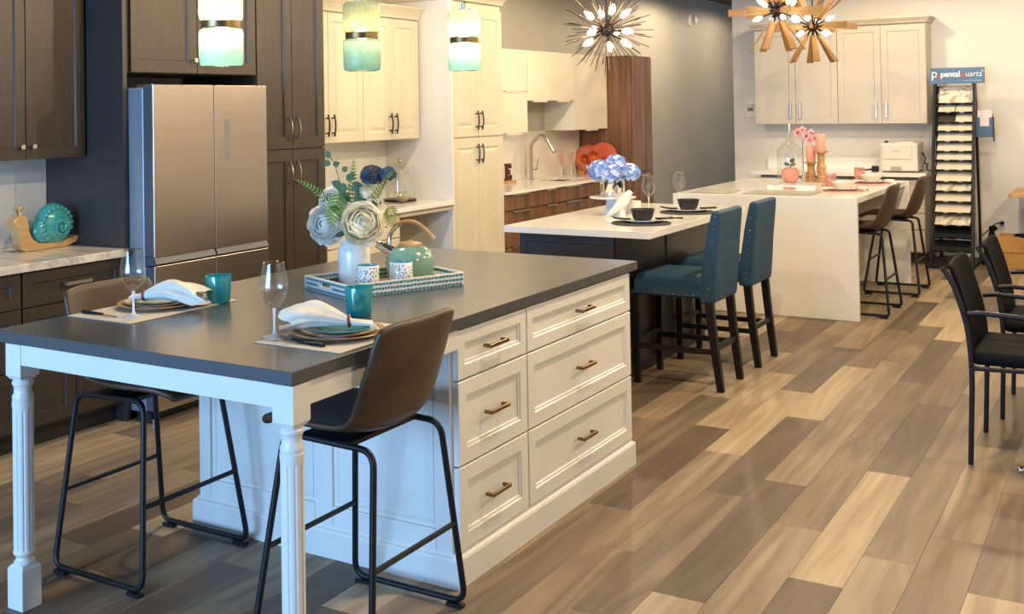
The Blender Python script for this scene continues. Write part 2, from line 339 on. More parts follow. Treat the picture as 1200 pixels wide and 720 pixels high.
for k, (a, b) in _pl.items():
    M['plank' + k] = mat('oak_plank_' + {'D': 'dark', 'M': 'mid', 'T': 'tan', 'L': 'light', 'G': 'grey'}[k], (*a, 1), .5, col2=(*b, 1), spec=.35, scale=1.5, st=(7, .55, 1), detail=9, dist=1.3, rand=True, bump=.04)
# ================================================================ the setting
W = -3.23
struct(MB().box(-3.4, 5.2, -6.2, 15.2, -.12, -.007), 'floor', M['plankG'])
FLOOR = bpy.data.objects['floor']
PH = {-1: 1.145, 0: .56, 1: .17, 2: .935, 3: 1.19, 4: .71, 5: .23, 6: .55, 7: .865, 8: .40, -4: .42, -7: .36, -12: 1.065}
PCOL = {(5, 2.83): 'D', (5, 1.53): 'L', (5, .23): 'D', (5, 4.13): 'M', (5, 5.43): 'T', (3, 2.49): 'T', (3, 1.19): 'D', (3, -.11): 'L', (3, 3.79): 'T', (3, 5.09): 'M', (3, 6.39): 'L',
        (2, 3.535): 'L', (2, 4.835): 'M', (2, 6.135): 'D', (2, 7.435): 'L', (2, 2.235): 'D', (2, .935): 'M', (4, 4.61): 'D', (4, 3.31): 'M', (4, 2.01): 'M', (4, .71): 'T', (4, 5.91): 'L', (4, 7.21): 'M',
        (1, 2.77): 'L', (1, 4.07): 'D', (1, 5.37): 'T', (1, 1.47): 'T', (1, .17): 'T', (0, 1.86): 'D', (0, 3.16): 'L', (0, .56): 'M', (0, 4.46): 'M', (-1, 3.745): 'T', (-1, 5.045): 'D', (-1, 2.445): 'G',
        (6, 1.85): 'M', (6, .55): 'T', (6, 3.15): 'M', (6, 4.45): 'T', (7, 2.165): 'T', (7, .865): 'M', (7, 3.465): 'D', (8, 1.7): 'M', (8, .4): 'L', (8, 3.0): 'T'}
def plank_mesh(x0, x1, y0, y1, mb):
    g, c = .0003, .0007
    a, b, p, q = x0 + g, x1 - g, y0 + g, y1 - g
    vs = [(a, p, -.006), (b, p, -.006), (b, q, -.006), (a, q, -.006), (a, p, -c), (b, p, -c), (b, q, -c), (a, q, -c), (a + c, p + c, 0), (b - c, p + c, 0), (b - c, q - c, 0), (a + c, q - c, 0)]
    fs = [(0, 1, 5, 4), (1, 2, 6, 5), (2, 3, 7, 6), (3, 0, 4, 7), (4, 5, 9, 8), (5, 6, 10, 9), (6, 7, 11, 10), (7, 4, 8, 11), (8, 9, 10, 11)]
    mb.add(vs, fs)
pm = {}
for k in 'DMTLG':
    mb = MB(); plank_mesh(-.09, .09, 0, 1.30, mb); o = build(mb, 'plank', M['plank' + k], None, loc=(0, 0, 0), raw=True); pm[k] = o.data; bpy.data.objects.remove(o)
_ci = cam.matrix_world.inverted()
def in_view(x, y, mx=.06):
    p = _ci @ Vector((x, y, 0))
    if p.z > -.4: return None
    u = 512.7 + 1315.2 * p.x / -p.z; v = 105.2 - 1315.2 * p.y / -p.z
    return -p.z if (-60 < u < 1260 and 0 < v < 790) else None
rp = random.Random(3); cand = []; rest = MB()
for k in range(-18, 28):
    x0 = .02 + .18 * k; ph = PH.get(k, rp.uniform(0, 1.3))
    if x0 < W + .02: continue
    for j in range(-5, 12):
        y0 = round(ph + 1.30 * j, 3); xc = x0 + .09
        if y0 < -5.9 or y0 > 13.6: continue
        d = [in_view(xc, y0 + t) for t in (.05, .35, .65, .95, 1.25)]; d = [q for q in d if q]
        cc = rp.choice('DMMTTTLMGDT')
        for (kk, yy), c in PCOL.items():
            if kk == k and abs(yy - y0) < .12: cc = c
        hid = (xc < -2.75) or (-1.15 < xc < -.1 and y0 > .95 and y0 + 1.3 < 2.4) or (y0 > 10.2 and xc > -1.9)
        if d and not hid: cand.append((min(d), x0, y0, cc))
        else: plank_mesh(x0, x0 + .18, y0, y0 + 1.30, rest)
cand.sort()
for n, (d, x0, y0, c) in enumerate(cand):
    if n >= 298: plank_mesh(x0, x0 + .18, y0, y0 + 1.30, rest); continue
    o = bpy.data.objects.new('plank', pm[c]); COL.objects.link(o); o.parent = FLOOR; o.location = Vector((x0 + .09, y0, 0)) - ORG['floor'] if 'floor' in ORG else (x0 + .09, y0, 0)
stuff(build(rest, 'outlying_planks', M['plankM'], FLOOR, raw=True))
struct(MB().box(W - .12, W, -6.2, 15.2, 0, 3.25), 'wall_left', M['greywall'])
struct(MB().box(-2.0, 5.2, 10.35, 10.5, 0, 3.25), 'wall_back', M['wall'])
struct(MB().box(W, -1.99, 15.05, 15.2, 0, 3.25), 'wall_hall_end', M['greywall'])
struct(MB().box(5.05, 5.2, -6.2, 10.5, 0, 3.25), 'wall_right', M['wall'])
struct(MB().box(-3.4, 5.2, -6.2, 15.2, 3.11, 3.25), 'ceiling', M['ceil'])
wf = MB(); wf.box(-3.4, 5.2, -6.2, -6.05, 0, .3); wf.box(-3.4, 5.2, -6.2, -6.05, 2.6, 3.25)
for x in (-3.4, -1.15, 1.0, 3.15, 4.95): wf.box(x, x + .25, -6.2, -6.05, .3, 2.6)
struct(wf, 'wall_front', M['wall'])
for n, x in enumerate((-3.15, -.9, 1.25, 3.4)):
    w = MB(); w.box(x, x + (1.9 if n < 3 else 1.55), -6.13, -6.12, .3, 2.6)
    struct(w, f'window_{n + 1}', M['glass'])

# ---------------------------------------------------------------- cabinet helpers
def front(F, u0, u1, v0, v1, n0, style, m, parent, name='door', t=.02, fw=.06):
    g = .0024 if style == 'slab' else .0016; u0 += g; u1 -= g; v0 += g; v1 -= g
    P = {'slab': [(0, n0), (0, n0 + t - .0015), (.0015, n0 + t)],
         'shaker': [(0, n0), (0, n0 + t - .001), (.001, n0 + t), (fw, n0 + t), (fw + .004, n0 + t - .010)],
         'raised': [(0, n0), (0, n0 + t - .003), (.003, n0 + t), (fw, n0 + t), (fw + .005, n0 + t - .007), (fw + .014, n0 + t - .008), (fw + .040, n0 + t - .001)],
         'bead': [(0, n0), (0, n0 + t - .002), (.002, n0 + t), (fw, n0 + t), (fw + .004, n0 + t - .005), (fw + .011, n0 + t - .0055), (fw + .014, n0 + t - .011)]}[style]
    mb = MB().ring(F, u0, u1, v0, v1, P)
    return build(mb, name, m, parent)
def bar_pull(F, uc, vc, n0, parent, L=.135, m='brass', proud=.034, vert=False, th=.0065):
    mb = MB(); h = L / 2
    if vert:
        mb.fbox(F, uc - th, uc + th, vc - h, vc + h, n0 + proud - .010, n0 + proud)
        for s in (-1, 1): mb.fbox(F, uc - th, uc + th, vc + s * h - (.006 + .006 * s), vc + s * h + (.006 - .006 * s), n0, n0 + proud - .010)
    else:
        mb.fbox(F, uc - h, uc + h, vc - th, vc + th, n0 + proud - .010, n0 + proud)
        for s in (-1, 1): mb.fbox(F, uc + s * h - (.006 + .006 * s), uc + s * h + (.006 - .006 * s), vc - th, vc + th, n0, n0 + proud - .010)
    return build(mb, 'handle', M[m], parent, bevel=.0015, seg=1)
def arch_pull(F, uc, v0, v1, n0, parent, m='nickel', proud=.03, r=.0055, ends=False):
    mb = MB(); vm = (v0 + v1) / 2; h = (v1 - v0) / 2
    if ends:
        pts = [F.p(uc, v0 + (v1 - v0) * t, n0 + proud * .72 + proud * .38 * sin(pi * t)) for t in [i / 10 for i in range(11)]]
        mb.tube(pts, [r * (1.15 if i in (0, 1, 9, 10) else 1) for i in range(11)], 8)
        for v in (v0 + .16 * (v1 - v0), v1 - .16 * (v1 - v0)): mb.tube([F.p(uc, v, n0), F.p(uc, v, n0 + proud * .85)], r * .9, 8)
    else:
        pts = [F.p(uc, v0 + (v1 - v0) * t, n0 + proud * sin(pi * min(1, max(0, t))) ** .55) for t in [i / 12 for i in range(13)]]
        mb.tube(pts, r, 8, flat=1.3)
    return build(mb, 'handle', M[m], parent)
def knob(F, u, v, n0, parent):
    mb = MB(); mb.tube([F.p(u, v, n0), F.p(u, v, n0 + .018)], .005, 10); mb.fbox(F, u - .012, u + .012, v - .012, v + .012, n0 + .018, n0 + .028)
    return build(mb, 'knob', M['nickel'], parent, bevel=.002, seg=1)
def lip_pull(F, u0, u1, v, n0, parent, m='nickel'):
    mb = MB(); mb.fbox(F, u0, u1, v - .004, v + .002, n0 - .002, n0 + .022); mb.fbox(F, u0, u1, v - .012, v - .004, n0 + .017, n0 + .022)
    return build(mb, 'handle', M[m], parent)
def crown(parent, m, x1, y0, y1, z0, h=.10, out=.07, x0=W + .002, e0=1, e1=1):
    mb = MB(); prof = [(0, 0), (.012, 0), (.016, .018), (.022, .03), (out * .55, h * .55), (out * .85, h * .80), (out * .9, h * .86), (out, h * .90), (out, h)]
    vs = []; fs = []
    for o, z in prof: vs += [(x0, y0 - o * e0, z0 + z), (x1 + o, y0 - o * e0, z0 + z), (x1 + o, y1 + o * e1, z0 + z), (x0, y1 + o * e1, z0 + z)]
    for i in range(len(prof) - 1):
        for j in range(4): fs.append((4 * i + j, 4 * i + (j + 1) % 4, 4 * i + 4 + (j + 1) % 4, 4 * i + 4 + j))
    m4 = len(vs); fs += [(3, 2, 1, 0), (m4 - 4, m4 - 3, m4 - 2, m4 - 1)]
    return build(mb.add(vs, fs), 'crown_moulding', M[m], parent)

# ================================================================ dark run along the left wall
DX = -2.62                                     # carcass front; door faces at -2.60
c = thing('base_cabinet', 'dark three drawer base cabinet under the marble counter at the left edge', 'cabinet', (-2.9, .66, 0))
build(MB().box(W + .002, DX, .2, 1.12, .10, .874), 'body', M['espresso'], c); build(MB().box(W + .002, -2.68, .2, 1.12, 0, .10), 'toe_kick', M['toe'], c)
for z0, z1 in ((.115, .400), (.404, .694), (.698, .868)):
    d = front(FX, .205, 1.118, z0, z1, DX, 'shaker', M['espresso'], c, 'drawer', fw=.055); bar_pull(FX, .66, (z0 + z1) / 2, DX + .02, d, m='nickel')
c = thing('base_cabinet', 'dark base cabinet with one drawer over two doors beside the tall fridge panel', 'cabinet', (-2.9, 1.44, 0))
build(MB().box(W + .002, DX, 1.122, 1.763, .10, .874), 'body', M['espresso'], c); build(MB().box(W + .002, -2.68, 1.122, 1.763, 0, .10), 'toe_kick', M['toe'], c)
d = front(FX, 1.126, 1.76, .698, .868, DX, 'shaker', M['espresso'], c, 'drawer', fw=.055); bar_pull(FX, 1.445, .785, DX + .02, d, L=.16, m='nickel', th=.009)
for a, b in ((1.126, 1.442), (1.444, 1.76)): front(FX, a, b, .115, .694, DX, 'shaker', M['espresso'], c)
single(MB().box(W + .002, -2.57, .2, 1.764, .875, .915), 'worktop', M['marble'], 'grey and cream veined marble worktop with the ceramic snail on it', 'worktop', (-2.9, 1.0, .875), bevel=.003)
bs = thing('backsplash', 'white glass backsplash behind the ceramic snail', 'backsplash', (W, 1.0, .915))
for a, b in ((.2, 1.13), (1.133, 1.56), (1.563, 1.763)): build(MB().box(W + .002, W + .012, a, b, .916, 1.398), 'panel', M['backsplash'], bs, bevel=.0015, seg=1)
c = thing('upper_cabinet', 'dark two door wall cabinet over the snail counter', 'cabinet', (-3.05, 1.37, 1.40))
build(MB().box(W + .002, -2.90, .985, 1.755, 1.40, 2.46), 'body', M['espresso'], c)
for a, b, k in ((.987, 1.369, 1.335), (1.371, 1.753, 1.405)):
    d = front(FX, a, b, 1.40, 2.46, -2.90, 'shaker', M['espresso'], c, fw=.058); knob(FX, k, 1.468, -2.88, d)
single(MB().box(W + .002, -2.60, 1.766, 1.796, 0, 2.52), 'tall_end_board', M['end_board'], 'tall plain dark panel on the left side of the fridge', 'panel', (-2.9, 1.78, 0), bevel=.0015, seg=1)
c = thing('upper_cabinet', 'dark two door cabinet mounted over the fridge', 'cabinet', (-2.9, 2.32, 1.85))
build(MB().box(W + .002, DX, 1.798, 2.830, 1.85, 2.52), 'body', M['espresso'], c)
for a, b, k in ((1.825, 2.324, 2.292), (2.326, 2.826, 2.36)):
    d = front(FX, a, b, 1.852, 2.52, DX, 'shaker', M['espresso'], c, fw=.068); knob(FX, k, 1.928, DX + .02, d)
# fridge
r = thing('fridge', 'stainless steel four door fridge between the dark cabinets', 'fridge', (-2.8, 2.253, 0))
build(MB().box(-3.16, -2.492, 1.806, 2.70, .05, 1.765), 'body', M['steel_side'], r, bevel=.006)
for nm, a, b, z0, z1 in (('upper', 1.803, 2.258, .872, 1.782), ('upper', 2.263, 2.703, .872, 1.782), ('lower', 1.803, 2.258, .062, .824), ('lower', 2.263, 2.703, .062, .824)):
    d = build(MB().box(-2.488, -2.424, a + .002, b - .002, z0, z1 - .004), 'door', M['grey_plastic'], r, bevel=.003)
    build(MB().box(-2.424, -2.413, a, b, z0 - .001, z1), 'door_skin', M['steel'], d, bevel=.003)
    if nm == 'upper':
        hb = MB(); hb.prism(Fr((0, a + .004, 0), (1, 0, 0), (0, 0, 1), (0, 1, 0)), [(-2.485, .828), (-2.418, .828), (-2.405, .836), (-2.420, .870), (-2.485, .870)], 0, b - a - .008)
        build(hb, 'handle_recess', M['grey_plastic'], d)
    if nm == 'upper' and a > 2: build(MB().box(-2.413, -2.4122, 2.345, 2.385, 1.36, 1.59), 'control_strip', mat('control_strip_grey', (.30, .29, .27, 1), .3, .6), d)
build(MB().box(-2.55, -2.43, 1.815, 1.86, 1.766, 1.786), 'hinge_cover', M['chrome'], r, bevel=.003)
build(MB().box(-2.56, -2.47, 1.81, 2.69, .018, .055), 'base_grille', M['toe'], r)
for y in (1.835, 2.66):
    build(MB().lathe([(0, 0), (.022, 0), (.022, .02), (.012, .024), (.012, .055), (0, .055)], (-2.455, y, 0), 14), 'foot', M['chrome'], r)
c = thing('pantry_cabinet', 'tall dark four door pantry cabinet right of the fridge', 'cabinet', (-2.9, 3.17, 0))
build(MB().box(W + .002, DX, 2.834, 3.503, .10, 2.52), 'body', M['espresso'], c); build(MB().box(W + .002, -2.68, 2.834, 3.503, 0, .10), 'toe_kick', M['toe'], c)
for a, b, k in ((2.836, 3.167, 3.128), (3.169, 3.501, 3.208)):
    d = front(FX, a, b, 1.390, 2.52, DX, 'shaker', M['espresso'], c, fw=.072); arch_pull(FX, k, 1.447, 1.595, DX + .02, d)
    d = front(FX, a, b, .115, 1.386, DX, 'shaker', M['espresso'], c, fw=.072); arch_pull(FX, k, 1.165, 1.31, DX + .02, d)

# ================================================================ cream run
for a, b, s, lab in ((3.507, 4.308, 3.895, 'cream raised panel wall cabinet next to the dark pantry'), (4.310, 5.060, 4.68, 'cream raised panel wall cabinet next to the pale tall panel')):
    c = thing('upper_cabinet', lab, 'cabinet', (-3.05, (a + b) / 2, 1.395))
    build(MB().box(W + .002, -2.89, a, b, 1.395, 2.335), 'body', M['cream'], c)
    for p, q, k in ((a, s, s - .035), (s, b, s + .035)):
        d = front(FX, p, q, 1.397, 2.325, -2.89, 'raised', M['cream'], c, fw=.062); arch_pull(FX, k, 1.445, 1.60, -2.87, d, 'bronze', ends=True, r=.006)
    crown(c, 'cream', -2.88, a, b, 2.335, .09, .06, e0=0, e1=.4 if b > 5 else 0)
c = thing('drawer_cabinet', 'cream desk drawer cabinet below the white desk counter', 'cabinet', (-2.9, 3.94, 0))
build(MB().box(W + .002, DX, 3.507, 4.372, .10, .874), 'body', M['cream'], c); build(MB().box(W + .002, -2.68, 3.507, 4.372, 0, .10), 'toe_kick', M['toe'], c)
for z0, z1 in ((.115, .405), (.408, .698), (.702, .868)): front(FX, 3.512, 4.368, z0, z1, DX, 'slab', M['cream'], c, 'drawer')
ct = thing('desk_counter', 'white quartz desk counter holding the glass domes', 'worktop', (-2.9, 4.3, .875))
build(MB().box(W + .002, -2.565, 3.507, 5.092, .880, .915), 'slab', M['quartz_white'], ct, bevel=.003); build(MB().box(-2.64, -2.60, 4.374, 5.092, .842, .879), 'apron', M['cream'], ct)
single(MB().box(W + .002, W + .012, 3.507, 5.09, .916, 1.394), 'backsplash', M['pale'], 'pale cream backsplash panel behind the glass domes', 'backsplash', (W, 4.3, .916))
single(MB().box(W + .002, W + .012, 4.374, 5.09, 0, .874), 'kneehole_panel', M['cream'], 'cream panel at the back of the desk kneehole', 'panel', (W, 4.7, 0))
pp = thing('tall_side_panel', 'tall pale side panel between the desk and the cream pantry', 'panel', (-2.9, 5.1, 0))
build(MB().box(W + .002, -2.60, 5.094, 5.112, 0, 2.488), 'board', M['pale'], pp); build(MB().box(-2.64, -2.585, 5.093, 5.112, 0, 2.488), 'edge_stile', M['pale'], pp, bevel=.004)
c = thing('pantry_cabinet', 'tall cream raised panel pantry cabinet with bronze pulls', 'cabinet', (-2.9, 5.53, 0))
build(MB().box(W + .002, DX, 5.114, 5.945, .10, 2.49), 'body', M['cream'], c); build(MB().box(W + .002, -2.68, 5.114, 5.945, 0, .10), 'toe_kick', M['cream'], c)
for p, q, k in ((5.118, 5.52, 5.485), (5.522, 5.941, 5.555)):
    d = front(FX, p, q, 1.398, 2.44, DX, 'raised', M['cream'], c, fw=.075); arch_pull(FX, k, 1.455, 1.61, DX + .02, d, 'bronze', ends=True, r=.006)
    d = front(FX, p, q, .115, 1.388, DX, 'raised', M['cream'], c, fw=.075); arch_pull(FX, k, 1.185, 1.34, DX + .02, d, 'bronze', ends=True, r=.006)
crown(c, 'cream', DX + .01, 5.114, 5.945, 2.492, .12, .09)

# ================================================================ ivory gloss and walnut run
for a, b, z0, parts, lab in ((5.95, 6.928, 1.395, ((5.95, 6.928, 1.395, 1.775), (5.95, 6.928, 1.779, 2.165)), 'ivory gloss cabinet of two stacked lift doors beside the cream pantry'),
                             (6.932, 7.956, 1.69, ((6.932, 7.445, 1.69, 2.165), (7.447, 7.956, 1.69, 2.165)), 'short ivory gloss wall cabinet over the sink'),
                             (7.96, 8.765, 1.39, ((7.96, 8.765, 1.39, 2.165),), 'tall single door ivory gloss wall cabinet touching the walnut tower')):
    c = thing('upper_cabinet', lab, 'cabinet', (-3.05, (a + b) / 2, z0))
    build(MB().box(W + .002, -2.90, a, b, z0, 2.165), 'body', M['gloss'] if a < 7.9 else M['pale'], c)
    for p, q, za, zb in parts:
        d = front(FX, p, q, za, zb, -2.90, 'slab', M['gloss'], c)
        mid = (p + q) / 2; lip_pull(FX, mid - .14 if q - p < .9 else q - .42, mid + .14 if q - p < .9 else q - .12, za - .001, -2.895, d, 'gloss')
single(MB().box(W + .002, W + .012, 5.95, 8.77, .916, 1.39), 'backsplash', M['backsplash'], 'cream stone backsplash behind the sink faucet', 'backsplash', (W, 7, .916))
for a, b, lab in ((5.95, 6.588, 'walnut drawer unit nearest the cream pantry'), (6.592, 7.0, 'narrow walnut drawer unit second from the cream pantry'), (7.004, 7.6, 'walnut drawer unit under the sink'), (7.604, 8.2, 'walnut drawer unit right of the sink'), (8.204, 8.77, 'walnut drawer unit touching the walnut tower')):
    c = thing('drawer_cabinet', lab, 'cabinet', (-2.9, (a + b) / 2, 0))
    build(MB().box(W + .002, DX, a, b, .10, .60 if 7 < a < 7.9 else .888), 'body', M['walnut'], c); build(MB().box(W + .002, -2.68, a, b, 0, .10), 'toe_kick', M['toe'], c)
    for z0, z1 in ((.12, .432), (.436, .740), (.748, .884)):
        d = front(FX, a, b, z0, z1, DX, 'slab', M['walnut'], c, 'drawer'); lip_pull(FX, a + .12, min(b - .1, a + .43), z1 + .002, DX + .016, d)
wt = MB(); hx0, hx1, hy0, hy1 = -3.06, -2.74, 7.36, 7.92
wt.box(W + .002, -2.57, 5.95, hy0, .890, .915); wt.box(W + .002, -2.57, hy1, 8.774, .890, .915); wt.box(W + .002, hx0, hy0, hy1, .890, .915); wt.box(hx1, -2.57, hy0, hy1, .890, .915)
single(wt, 'worktop', M['quartz_white'], 'cream quartz worktop with the undermount sink', 'worktop', (-2.9, 7.3, .89))
sk = MB()
sk.box(hx0, hx1, hy0, hy1, .70, .705); sk.box(hx0 - .006, hx0, hy0, hy1, .70, .888); sk.box(hx1, hx1 + .006, hy0, hy1, .70, .888); sk.box(hx0, hx1, hy0 - .006, hy0, .70, .888); sk.box(hx0, hx1, hy1, hy1 + .006, .70, .888)
s_ = thing('sink', 'undermount stainless sink in the cream worktop', 'sink', (-2.9, 7.64, .70)); build(sk, 'basin', M['silver_sink'], s_)
build(MB().lathe([(0, .7055), (.04, .7055), (.042, .709), (.03, .709), (.028, .706), (0, .706)], (-2.9, 7.64, 0), 18), 'drain', M['chrome'], s_)
fa = thing('faucet', 'brushed nickel angular faucet behind the sink', 'faucet', (-3.13, 7.46, .915))
build(MB().lathe([(0, .915), (.028, .915), (.028, .922), (.022, .926), (0, .926)], (-3.13, 7.46, 0), 18), 'base_ring', M['nickel'], fa)
build(MB().tube(fillet([(-3.13, 7.46, .92), (-3.13, 7.46, 1.27), (-3.02, 7.45, 1.355), (-2.96, 7.44, 1.34), (-2.86, 7.42, 1.19)], .05, 6), .0165, 12), 'spout', M['nickel'], fa)
build(MB().tube([(-3.13, 7.47, 1.02), (-3.10, 7.53, 1.025)], .014, 10).tube([(-3.10, 7.515, 1.02), (-3.085, 7.53, 1.12)], .005, 8), 'lever', M['nickel'], fa)
c = thing('pantry_cabinet', 'tall flat walnut cabinet tower at the end of the ivory cabinets', 'cabinet', (-2.9, 9.06, 0))
build(MB().box(W + .002, DX, 8.778, 9.345, .10, 2.165), 'body', M['walnut'], c); build(MB().box(W + .002, -2.66, 8.79, 9.345, 0, .10), 'toe_kick', M['toe'], c)
d = front(FX, 8.797, 9.343, .925, 2.165, DX, 'slab', M['walnut'], c); d2 = front(FX, 8.797, 9.343, .12, .918, DX, 'slab', M['walnut'], c)
bar_pull(FX, 9.05, .885, DX + .02, d2, L=.27, m='nickel', th=.009)
# ================================================================ near island
isl = thing('kitchen_island', 'white kitchen island with six drawers and turned legs in the foreground', 'island', (-.6, 1.25, 0))
build(MB().box(-1.205, -.032, .90, 2.41, .10, .874), 'cabinet_body', M['white'], isl)
pl = MB()
prof = [(0, 0), (0, .092), (-.004, .10), (-.012, .104), (-.016, .112)]
vs = []; fs = []
for o, z in prof: vs += [(-1.234 - o, .866 - o, z), (-.001 + o, .866 - o, z), (-.001 + o, 2.425 + o, z), (-1.234 - o, 2.425 + o, z)]
for i in range(4):
    for j in range(4): fs.append((4 * i + j, 4 * i + (j + 1) % 4, 4 * i + 4 + (j + 1) % 4, 4 * i + 4 + j))
pl.add(vs, fs + [(3, 2, 1, 0), (16, 17, 18, 19)]); build(pl, 'plinth', M['white'], isl)
ep = build(MB().box(-1.208, -.034, .892, .899, .105, .874), 'end_panel', M['white'], isl)
for a, b in ((-1.208, -1.150), (-.629, -.548), (-.100, -.036)): build(MB().box(a, b, .880, .8925, .105, .874), 'stile', M['white'], ep, bevel=.003)
for a, b in ((-1.149, -.630), (-.547, -.101)):
    build(MB().box(a, b, .880, .8925, .105, .185), 'rail', M['white'], ep, bevel=.003); build(MB().box(a, b, .880, .8925, .81, .874), 'rail', M['white'], ep, bevel=.003)
    build(MB().ring(FY, a + .012, b - .012, .198, .797, [(0, -.893), (0, -.889), (.010, -.887), (.014, -.891)]), 'panel_moulding', M['white'], ep)
build(MB().box(-1.225, -1.206, .90, 2.41, .10, .874), 'back_panel', M['white'], isl)
for a, b, nm in ((.892, 1.396, 'n'), (1.402, 2.408, 'w')):
    for z0, z1 in ((.116, .402), (.406, .694), (.698, .870)):
        d = front(FX, a, b, z0, z1, -.032, 'bead', M['white'], isl, 'drawer', t=.022, fw=.052 if z1 < .8 else .046)
        bar_pull(FX, (a + b) / 2 - .01, (z0 + z1) / 2 + .005, -.010, d, L=.135)
fl = lambda a, z: 1 - .10 * max(0, cos(10 * a)) ** 2.5 if .19 < z < .652 else 1
legp = [(0, .143), (.030, .143), (.034, .147), (.034, .152), (.028, .158), (.0255, .166), (.030, .174), (.0345, .178), (.0355, .184), (.034, .188), (.0335, .192), (.0335, .24), (.0335, .4), (.0335, .6), (.0335, .650), (.0335, .654), (.0350, .672), (.0350, .680), (.032, .684), (.0345, .690), (.0345, .698), (.030, .706), (.028, .722), (.031, .734), (.0345, .738), (.0345, .746), (.030, .750), (.033, .757), (0, .757)]
for x in (-.037, -1.190):
    lg = MB(); lg.lathe(legp, (x, .043, 0), 60, rf=fl)
    lg.loft([(x, .043, 0, .036, .036), (x, .043, .002, .0375, .0375), (x, .043, .132, .0375, .0375), (x, .043, .144, .028, .028)])
    lg.loft([(x, .043, .755, .028, .028), (x, .043, .768, .0375, .0375), (x, .043, .874, .0375, .0375)])
    build(lg, 'leg', M['white'], isl, ang=30)
build(MB().box(-1.152, -.075, .008, .030, .808, .874), 'apron', M['white'], isl)
for x0 in (-.030, -1.216): build(MB().box(x0, x0 + .022, .081, .895, .808, .874), 'apron', M['white'], isl)
single(MB().box(-1.277, 0, 0, 2.481, .876, .915), 'countertop', M['quartz_dark'], 'charcoal quartz countertop on the white island', 'countertop', (-.64, 1.24, .876), bevel=.002)

# ================================================================ bucket stools
def make_stool(name, label, group, xr=-.185, xf=.155, yt=.185, fr=.05):
    r = thing(name, label, 'bar stool', (0, 0, 0), group)
    P = [(.262, .632), (.258, .652), (.20, .668), (.10, .662), (0, .654), (-.08, .650), (-.135, .662), (-.170, .695), (-.192, .745), (-.210, .805), (-.226, .870), (-.240, .940), (-.250, 1.000)]
    Wd = [.155, .170, .195, .208, .213, .216, .219, .221, .222, .221, .218, .214, .208]
    K = [.004, .006, .012, .018, .026, .036, .046, .052, .054, .050, .042, .032, .022]
    n = len(P) - 1
    def fn(u, v):
        q = u * n; i = min(int(q), n - 1); t = q - i
        L = lambda A: A[i] * (1 - t) + A[i + 1] * t
        px = P[i][0] * (1 - t) + P[i + 1][0] * t; pz = P[i][1] * (1 - t) + P[i + 1][1] * t
        i0, i1 = max(0, i - 1), min(n, i + 2); tx, tz = P[i1][0] - P[i0][0], P[i1][1] - P[i0][1]; l = sqrt(tx * tx + tz * tz); nx, nz = tz / l, -tx / l
        s = v * 2 - 1; k = abs(s) ** 2.6 * L(K)
        if i >= n - 1 and abs(s) > .55: pz -= .018 * (abs(s) - .55) ** 2 / .2 * t
        return Vector((px + nx * k, s * L(Wd), pz + nz * k))
    build(MB().grid(fn, 24, 14), 'seat_shell', M['leather'], r, solid=.024, subd=1, ang=180)
    sm = MB(); sm.tube([fn(.52, j / 14) + Vector((-.0135, 0, -.004)) for j in range(15)], .0022, 5); build(sm, 'seam', M['leather'], r)
    for s in (-1, 1):
        loop = fillet([(xr, s * yt, .622), (xf, s * yt, .632), (.222, s * .262, .022), (-.222, s * .262, .022)], fr, 6, closed=True)
        build(MB().tube(loop, .0105, 10, closed=True), 'side_frame', M['black_metal'], r)
        for x in (-.185, .185): build(MB().box(x - .03, x + .03, s * .262 - .014, s * .262 + .014, 0, .013), 'glide', M['black_metal'], r, bevel=.002, seg=1)
    t = (.285 - .022) / .6; y = .262 + (yt - .262) * t
    for x in (-.222 + (xr + .222) * t, .222 + (xf - .222) * t): build(MB().tube([(x, -y, .285), (x, y, .285)], .009, 8), 'footrest', M['black_metal'], r)
    mp = MB().box(-.10, .10, -yt, yt, .622, .636); build(mp, 'seat_mount', M['black_metal'], r)
    return r
st = make_stool('bar_stool', 'brown leather bucket stool on the left side of the near island, facing right', 'brown bucket stools')
st.location = (-1.115, .545, 0)
dup(st, (-.138, .50, 0), pi, 'brown leather bucket stool at the near island with its back toward the drawers')
s2 = make_stool('bar_stool', 'brown bucket stool at the far white waterfall island, nearer the blue chairs', 'brown bucket stools', -.158, .125, .150, .03)
s2.location = (.120, 6.80, 0); s2.rotation_euler = (0, 0, pi)
dup(s2, (.160, 7.895, 0), pi, 'brown bucket stool at the far white waterfall island, nearer the sample rack')

# ================================================================ second island, dark base
i2 = thing('kitchen_island', 'dark espresso island base under the white counter with black place settings', 'island', (-.9, 4.45, 0))
build(MB().box(-1.215, -.605, 3.63, 5.33, .10, .874), 'cabinet_body', M['espresso_isl'], i2)
build(MB().box(-1.17, -.65, 3.68, 5.28, 0, .10), 'toe_kick', M['toe'], i2)
build(MB().ring(FY, -1.215, -.605, .08, .874, [(0, -3.63), (0, -3.612), (.045, -3.612), (.048, -3.618)]), 'end_panel', M['espresso_isl'], i2)
for a, b in ((3.632, 4.48), (4.482, 5.328)): build(MB().ring(FX, a, b, .102, .872, [(0, -.605), (0, -.590), (.06, -.590), (.064, -.597)]), 'back_panel', M['espresso_isl'], i2)
single(MB().box(-1.305, -.374, 3.582, 5.37, .877, .917), 'countertop', M['quartz_white'], 'white quartz countertop on the dark middle island', 'countertop', (-.84, 4.47, .877), bevel=.002)

